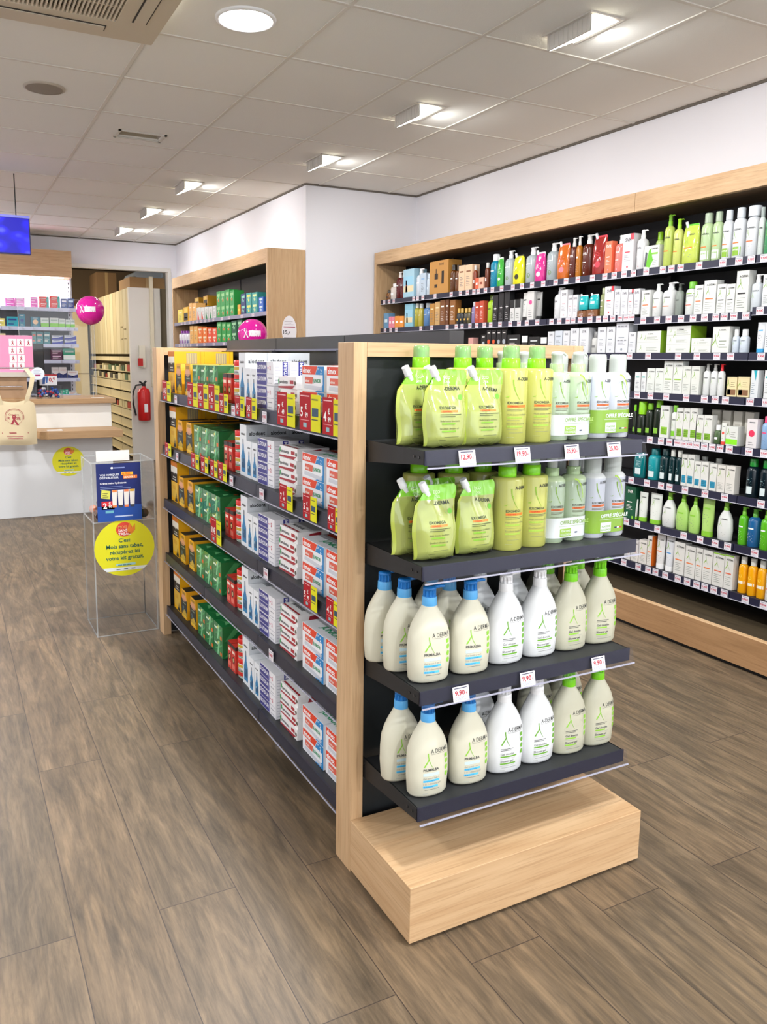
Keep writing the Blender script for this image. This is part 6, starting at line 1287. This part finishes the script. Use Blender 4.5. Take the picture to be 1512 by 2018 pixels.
lines(mb, q, -.06, .06, .066, .074, 1, P('b86068'), .6); lines(mb, q, -.05, .055, .05, .057, 1, P('b86068'), .6)
mb.build('bag_body', t)
for s in (-1, 1):
    mb = MB(); hp = [(s*.085, -.006, .30), (s*.10, -.012, .36), (s*.125, -.01, .43), (s*.14, .0, .50), (s*.10, .06, .565)]
    for a, b in zip(hp, hp[1:]): mb.add([(a[0]-.016, a[1], a[2]), (a[0]+.016, a[1], a[2]), (b[0]+.016, b[1], b[2]), (b[0]-.016, b[1], b[2]), (a[0]-.016, a[1]+.003, a[2]), (a[0]+.016, a[1]+.003, a[2]), (b[0]+.016, b[1]+.003, b[2]), (b[0]-.016, b[1]+.003, b[2])], [(0, 1, 2, 3), (5, 4, 7, 6), (1, 5, 6, 2), (4, 0, 3, 7)], CV)
    mb.build('handle', t)
MB().tube([(-.16, .06, .565), (.16, .06, .565)], .006, STEEL, 8).tube([(-.12, .06, .565), (-.12, .46, .535)], .006, STEEL, 8).tube([(.12, .06, .565), (.12, .46, .535)], .006, STEEL, 8).build('hanging_rail', t)
# hanging screen
t = thing('advertising_screen', 'hanging screen glowing blue at left edge below ceiling', 'screen', (.30, 6.50, 2.0))
def scr_mat():
    m, n, l, b = nodes('lit_blue_picture'); tc = N(n, 'ShaderNodeTexCoord'); mp = N(n, 'ShaderNodeMapping'); mp.inputs['Scale'].default_value = (9, 9, 13); mp.inputs['Location'].default_value = (1.3, 0, .7); l.new(tc.outputs['Object'], mp.inputs[0])
    w_ = N(n, 'ShaderNodeTexVoronoi', Scale=1.0, feature='SMOOTH_F1'); l.new(mp.outputs[0], w_.inputs['Vector']); r = N(n, 'ShaderNodeValToRGB'); e = r.color_ramp.elements
    e[0].position = .1; e[0].color = lin('5058f8'); e[1].position = .5; e[1].color = lin('0800a8'); x = e.new(.3); x.color = lin('1810e8'); l.new(w_.outputs[0], r.inputs[0]); l.new(r.outputs[0], b.inputs['Emission Color']); b.inputs['Emission Strength'].default_value = 1.05; b.inputs['Base Color'].default_value = (0, 0, .02, 1); return m
MB().box(-.42, .32, 0, .05, 0, .275, mat('1c1c60', .4)).build('housing', t, bevel=.004); MB().box(-.41, .312, -.003, -.0005, .008, .255, scr_mat()).build('display', t); MB().box(-.42, .32, -.004, -.0005, .258, .275, mat('8c90f0', .4)).build('title_strip', t)
mb = MB().tube([(.23, .02, .275), (.23, .02, .569)], .004, BLACKM, 8).tube([(-.2, .02, .275), (-.2, .02, .569)], .004, BLACKM, 8); mb.build('hanger', t)
# ================================================================ shelving behind the counter
t = bs = thing('counter_back_shelving', 'white shelving with oak header behind the sales counter', 'shelving', (0, 9.3, 0)); bo = Vector((0, 9.3, 0))
def bp_(mb, n, bevel=0): return gp(mb, n, bs, bevel, bo)
WP = mat('e4e6f0', .4); bp_(MB().box(-1.8, 1.28, 9.24, 9.61, 2.095, 2.37, OAK['x']), 'header', .001); bp_(MB().box(-1.8, 1.29, 9.56, 9.61, .02, 2.095, WP), 'back_panel')
bp_(MB().box(-1.8, 1.29, 9.555, 9.56, .05, 1.8, mat('8c8c90', .6)), 'grey_back')
bp_(MB().box(-.8, 1.2, 9.30, 9.34, 2.087, 2.0945, LENS), 'added_light_strip')  # added glowing strip, brightens the panel below the header
for x in (1.275, .55, -.2, -.95):
    mb = MB().box(x-.015, x+.015, 9.535, 9.56, .02, 2.09, WP)
    for k in range(45): mb.box(x-.004, x+.004, 9.533, 9.535, .15+k*.043, .172+k*.043, mat('303038', .8))
    bp_(mb, 'slotted_upright')
BZ = [1.765, 1.562, 1.386, 1.217, 1.023, .85]
for z in BZ:
    for a, b in ((-1.7, -.95), (-.95, -.2), (-.2, .55), (.55, 1.31)): bp_(MB().box(a+.002, b-.002, 9.17, 9.555, z-.022, z, WP).box(a+.002, b-.002, 9.163, 9.17, z-.035, z+.002, mat('c8cce4', .3)), 'shelf')
for zi, xs in enumerate([(.78, .91, 1.03, 1.115, 1.245), (.62, .75, .86, 1.07, 1.2, 1.27), (.93, 1.14, 1.23), (1.12, 1.27), (1.27,)]):
    for x in xs: o = tk0.copy(); C.objects.link(o); o.scale = (1.3, 1, .8); o.location = (x, 9.160, BZ[zi]-.030); reg(o, 'white price ticket', RN[zi]+' rail behind counter', 'price tag', 'price tickets behind the counter', x)
# ================================================================ passage: drawer cabinet, extinguisher, box, appliance
t = dc = thing('drawer_cabinet', 'tall cream cabinet of narrow pull-outs and drawers in back room', 'cabinet', (2.0, 9.905, .05)); DR = mat('d8c9a0', .5); DR2 = mat('cdbd92', .5)
MB().box(.1, .6, 0.0, 3.4, 0, 2.02, mat('6a5c44', .7)).build('carcass', t)
y = 0.0
for i in range(15):
    w_ = [.16, .2, .2, .24, .22, .22, .24][i % 7]; 
    if y+w_ > 3.4: break
    m_ = MB().box(0, .018, y+.006, y+w_-.006, 1.24, 2.02, DR if i % 2 else DR2)
    if i in (1, 2): m_.box(-.006, 0, y+.04, y+w_-.05, 1.5+.03*i, 1.52+.03*i, mat('9c8c66', .5)).box(-.006, 0, y+.04, y+w_-.05, 1.42, 1.43, mat('9c8c66', .5))
    m_.build('pull_out_front', t); y += w_
for r_, (z0, z1) in enumerate([(1.15, 1.22), (.79, .91), (.67, .78), (.46, .57), (.34, .45), (.23, .33), (.12, .22), (.0, .11)]):
    for c in range(5): 
        m_ = MB().box(0, .018, c*.68+.006, c*.68+.674, z0+.008, z1-.012, DR).box(-.02, 0, c*.68+.006, c*.68+.674, z0+.0, z0+.008, DR2)
        m_.build('drawer', t)
for z0 in (1.03, .92, .58): MB().box(-.01, .1, 0, 3.4, z0-.012, z0, DR2).build('open_shelf', t)
rr = random.Random(5)
for k, z0 in enumerate((1.03, .92, .58)):
    y = .03
    while y < 2.6:
        w_ = rr.uniform(.07, .2); h_ = rr.uniform(.05, .085); col = rr.choice(['d0c294', 'c8bc90', 'e0d6b0', '5c7050', 'd8cca4', '48443c', 'a89c78', 'd0c294', 'b04838'])
        o = MB().box(0, .08, 0, w_, 0, h_, mat(col, .6)).build('medicine_box', loc=(1.995, 9.905+y, .05+z0+.001)); reg(o, 'small '+{'d0c294': 'cream', 'c8bc90': 'cream', 'e0d6b0': 'pale', 'd8cca4': 'beige', '5c7050': 'green', 'b04838': 'red', '48443c': 'dark', 'a89c78': 'tan'}[col]+' medicine box', ('upper', 'middle', 'lower')[k]+' open cabinet shelf', 'box', 'medicine boxes in the drawer cabinet', -y); y += w_+rr.uniform(.01, .06)
for nm, lab, x0, x1, y0, y1, z0, z1, c_ in [('cardboard_box', 'low brown cardboard box on top of the drawer cabinet', 2.03, 2.45, 9.95, 10.6, 2.0705, 2.20, 'a07c50'), ('cardboard_box', 'tall cardboard box far back on the drawer cabinet', 2.02, 2.3, 12.2, 12.8, 2.0705, 2.45, '8c6c48')]:
    o = MB().box(x0, x1, y0, y1, z0, z1, mat(c_, .8)).box((x0+x1)/2-.02, (x0+x1)/2+.02, y0-.001, y1+.001, z0, z1+.001, mat('b89868', .5)); o = o.build(nm); tag(o, lab, 'box', 'cardboard boxes in the back room')
t = thing('storage_cupboard', 'cream storage cupboard at far end of back room', 'cupboard', (1.72, 12.75, 0)); MB().box(-.22, .24, .02, .5, 0, 2.0, DR2).build('carcass', t)
for a, b, c_, d_ in ((-.215, .005, 1.0, 1.98), (.012, .235, 1.0, 1.98), (-.215, .005, .03, .98), (.012, .235, .03, .98)): MB().box(a, b, 0, .018, c_, d_, DR).build('door', t)
mb = MB(); mb.loft([[(2.08+a*.36, y+.01*math.sin(a*9+y*20), 2.2015+.075*b) for a, b in ((0, .2), (.05, .8), (.3, 1), (.6, .9), (.95, 1), (1, .3), (.9, 0), (.1, 0))] for y in (9.96, 10.05, 10.2, 10.4, 10.55)], mat('8c9498', .25)); o = mb.build('wrapped_bundle'); tag(o, 'grey plastic wrapped bundle on brown cardboard box', 'bundle')
t = thing('fire_extinguisher', 'red fire extinguisher with black hose on white partition', 'fire extinguisher', (2.115, 9.75, .50)); RE = mat('c81c1c', .3)
MB().lathe([(.065, 0), (.075, .01), (.075, .33), (.06, .37), (.025, .39), (.02, .41)], RE, n=28).build('cylinder', t); MB().lathe([(.022, .41), (.022, .44)], BLACKM, n=12).tube([(0, 0, .44), (.03, 0, .47)], .012, BLACKM, 8).tube([(-.01, 0, .44), (-.05, 0, .465)], .01, BLACKM, 8).build('valve', t)
MB().tube([(-.02, 0, .43), (-.09, 0, .42), (-.125, 0, .35), (-.13, 0, .2), (-.10, 0, .06)], .011, BLACKM, 8).build('hose', t); MB().rect(lambda u, v: (.075*math.sin(u), -.0755*math.cos(u), v), -.2, .1, .4, .2, WHITEM, 5).build('label_plate', t); MB().box(-.03, .03, .07, .088, .2, .3, BLACKM).build('wall_bracket', t)
t = thing('fire_alarm_call_point', 'red fire alarm call point with white housing on partition', 'alarm', (2.12, 9.83, 1.13)); MB().box(-.035, .035, -.035, 0, 0, .26, mat('dcd6c4', .5)).build('housing', t); MB().box(-.055, .0, -.06, -.035, .02, .11, mat('b81c1c', .4)).build('call_button', t)
t = thing('wall_appliance', 'white wall appliance with grey window beside the partition', 'appliance', (2.39, 9.98, 1.12)); MB().box(-.10, .12, 0, .2, 0, .42, WHITEM).build('case', t, bevel=.005); MB().box(-.08, .05, -.004, 0, .04, .31, mat('8c9898', .2)).build('window_panel', t); MB().box(-.07, .0, -.004, 0, .345, .40, mat('38383c', .4)).build('control_strip', t); MB().add([(.07, -.003, .02), (.11, -.003, .02), (.07, -.003, .1)], [(0, 1, 2)], mat('2828a0', .4)).build('blue_corner', t)
MB().box(-.12, .14, .15, .22, -.03, 0, mat('8c8478')).build('bracket', t)
# ================================================================ balloons
PINK = mat('d81c98', .12, coat=.5)
def balloon(label, loc, r, tail, print_=True):
    t = thing('balloon', label, 'balloon', loc); pr_ = [(.0001, -r*1.12), (r*.12, -r*1.1), (r*.4, -r*.95), (r*.72, -r*.68), (r*.94, -r*.3), (r, .05*r), (r*.93, r*.4), (r*.72, r*.7), (r*.4, r*.92), (.0001, r)]
    sm = []
    for i in range(33):
        a = -PI/2+PI*i/32; rr_ = r*math.cos(a); z = r*math.sin(a)*(1.1 if a < 0 else 1.0); sm.append((max(.0001, rr_), z))
    MB().lathe(sm, PINK, n=40, cap0=False, cap1=False).build('skin', t); MB().lathe([(.008, -r*1.14), (.003, -r*1.1)], mat('501040', .5), n=10).build('knot', t)
    MB().tube([(0, 0, -r*1.13), (.004, 0, -r*1.13+(tail+r*1.13)*.5), (0, 0, tail)], .0008, mat('d8d8d8', .5), 5).build('string', t)
    def q(u, v): 
        z = v; rr_ = math.sqrt(max(1e-6, (r*1.003)**2-z*z-u*u)); return (u, -rr_, z)
    if print_:
        mb = MB(); W_ = P('f4eef2'); mb.rect(q, -.012, -.022, .068, .02, W_, 6, 4); mb.tube([q(-.05, -.03), q(-.03, .01), q(-.036, .03), q(-.045, .02), q(-.02, -.03)], .0045, W_, 6); lines(mb, lambda u, v: (lambda p: (p[0], p[1]-.001, p[2]))(q(u, v)), .0, .055, -.008, .008, 2, P('d890b8')); o = mb.build('print', t); o.rotation_euler = (0, 0, -.45)
    else:
        mb = MB(); W_ = P('f4d8ec'); mb.rect(q, -.03, -.035, .028, .0, W_, 5, 4); lines(mb, lambda u, v: (lambda p: (p[0], p[1]-.001, p[2]))(q(u, v)), -.02, .02, -.025, -.005, 3, P('c878a8')); o = mb.build('print', t); o.rotation_euler = (0, 0, -1.25)
    return t
balloon('pink balloon with white ribbon print above the counter end', (1.080, 6.87, 1.637), .110, -.7115)
balloon('pink balloon peeking above the gondola before the shelving', (2.008, 5.60, 1.437), .107, -1.437)
# oval sign on the oak side panel
t = thing('oval_price_sign', 'oval white price sign reading 15 euro on oak side panel', 'sign', (2.372, 5.788, 1.47)); mb = MB().lathe([(.06, 0), (.06, .004)], mat('f0ecf0', .4), n=36); mb.v = [(x, -z, y*1.9) for x, y, z in mb.v]; mb.build('plate', t)
mb = MB(); q = lambda u, v: (u, -.0046, v); mb.rect(q, -.048, .025, .048, .032, P('a81848')); mb.text(q, '15,', -.05, -.025, .042, P('202020'), 'l', True); mb.text(q, '€', -.005, -.02, .022, P('202020')); lines(mb, q, -.04, .04, .045, .08, 3, P('a09098')); mb.rect(q, -.045, -.06, .045, -.05, P('504c50')); mb.build('print', t)
# ================================================================ acrylic stand
t = st_ = thing('acrylic_dispenser', 'tall clear acrylic floor dispenser beside the gondola end', 'display stand', (.688, 3.79, 0)); a = .139; mb = MB()
mb.box(-a, a, -a, -a+.004, .002, .80, ACRYL).box(-a, a, a-.004, a, .002, .81, ACRYL).box(-a, -a+.004, -a+.004, a-.004, .002, .805, ACRYL).box(a-.004, a, -a+.004, a-.004, .002, .805, ACRYL); mb.build('walls', t)
mb = MB(); 
for x in (-a, a-.004):
    for y in (-a, a-.004): mb.box(x-.0005, x+.0045, y-.0005, y+.0045, 0, .805, EDGE)
for z in (.0, .53, .80): 
    for q_ in ((-a, a, -a-.0006, -a+.0035), (-a, a, a-.0035, a+.0006), (-a-.0006, -a+.0035, -a, a), (a-.0035, a+.0006, -a, a)): mb.box(*q_, z, z+.0035, EDGE)
mb.build('edges', t); MB().box(-a+.004, a-.004, -a+.004, a-.004, .528, .532, ACRYL).build('shelf', t); MB().box(-a+.004, a-.004, .02, .024, .004, .2, ACRYL).build('inner_panel', t)
t = thing('hand_cream_poster', 'dark blue hand cream poster in front of clear dispenser', 'poster', (.675, 3.6465, .535)); mb = MB().box(-.105, .09, 0, .001, 0, .262, mat('1c2a6c', .35)); q = lambda u, v: (u, -.0006, v); q2 = lambda u, v: (u, -.001, v)
mb.rect(q, -.105, .0, .09, .07, P('2050a8')); mb.text(q, 'VOS MARQUES', -.09, .207, .0125, P('e8ecf8'), 'l', True, maxw=.088); mb.text(q, 'DISTRIBUTEUR', -.09, .194, .0125, P('e8ecf8'), 'l', True, maxw=.088)
mb.rect(q, .004, .208, .056, .222, P('f0b030')); mb.text(q2, 'À PRIX', .007, .2105, .012, P('e84820'), 'l', True, maxw=.046); mb.rect(q, .012, .191, .074, .206, P('e87828')); mb.text(q2, 'LEADER !', .016, .1935, .012, P('fff0d8'), 'l', True, maxw=.054)
mb.text(q, 'Crème mains hydratante', -.09, .170, .0115, P('f0f0f8'), 'l', True, maxw=.118); lines(mb, q, -.09, .05, .148, .165, 2, P('8090c8'), .25); mb.disc(q, -.036, .242, .006, .005, P('e8ecf8'), 10); mb.rect(q, -.028, .239, .02, .245, P('8090c8'))
mb.poly([(-.088, .108), (-.05, .102), (-.046, .138), (-.084, .146)], P('e0e060'), q); lines(mb, q2, -.08, -.054, .112, .136, 3, P('505838'))
for i, c_ in enumerate(('f08848', 'e8e8f0', 'e88050', 'd8a838')): x = -.038+i*.026; mb.poly([(x, .07), (x+.018, .07), (x+.022, .142), (x-.002, .142)], P('e8e4e0' if i else 'f8e8e0'), q2); mb.rect(lambda u, v: (u, -.0013, v), x, .132, x+.02, .142, P(c_)); mb.rect(lambda u, v: (u, -.0013, v), x, .062, x+.018, .072, P('404048' if i % 2 else c_))
mb.rect(q, -.086, .055, -.03, .092, P('d82838')); mb.text(q2, '2', -.08, .06, .036, P('ffffff'), 'l', True); mb.text(q2, '€', -.056, .077, .016, P('ffffff'), 'l', True); mb.text(q2, '90', -.056, .063, .015, P('ffffff'), 'l', True); mb.rect(q2, -.07, .038, -.034, .05, P('70b8c8')); mb.rect(q2, -.03, .018, .05, .024, P('c0d0f0'))
mb.build('printed_sheet', t)
o = MB().box(-.085, .07, 0, .001, 0, .05, mat('ece9e4', .5)).build('white_card', loc=(.700, 3.915, .774)); tag(o, 'white card standing at back of clear dispenser', 'card')
kit_sticker('round_sticker', 'large yellow round sticker on the clear acrylic dispenser', (.684, 3.6485, .408), .134)
t = None
for i, (x, y, z, a_, c_) in enumerate([(.59, 3.74, .5528, 1.57, '4c2418'), (.636, 3.745, .5528, 1.5, '1c1c20'), (.59, 3.86, .5528, 1.6, 'd8886c'), (.74, 3.745, .5528, 1.57, '5c2c1c'), (.787, 3.74, .5528, 1.57, '1c1a1c'), (.74, 3.86, .5528, 1.57, '6c3824'), (.787, 3.86, .5528, 1.57, '2c1c18'), (.764, 3.80, .5905, 1.5, '582818'), (.612, 3.80, .5905, 1.5, '6c3020')]):
    if t is None or True:
        t = thing('hair_care_bottle', '', 'bottle', (x, y, z), 0); mb = MB().tube([(-.045, 0, 0), (.035, 0, 0)], [.02, .019], mat(c_, .25), 14); mb.build('bottle_body', t); MB().tube([(.035, 0, 0), (.06, 0, 0)], .013, mat('141414', .35), 12).build('cap', t); t.rotation_euler = (0, 0, a_)
    reg(t, 'small '+('coral' if c_ == 'd8886c' else 'brown' if c_ > '4' else 'black')+' bottle', 'inside clear acrylic dispenser', 'bottle', 'small bottles in the acrylic dispenser', x)
finish_labels()
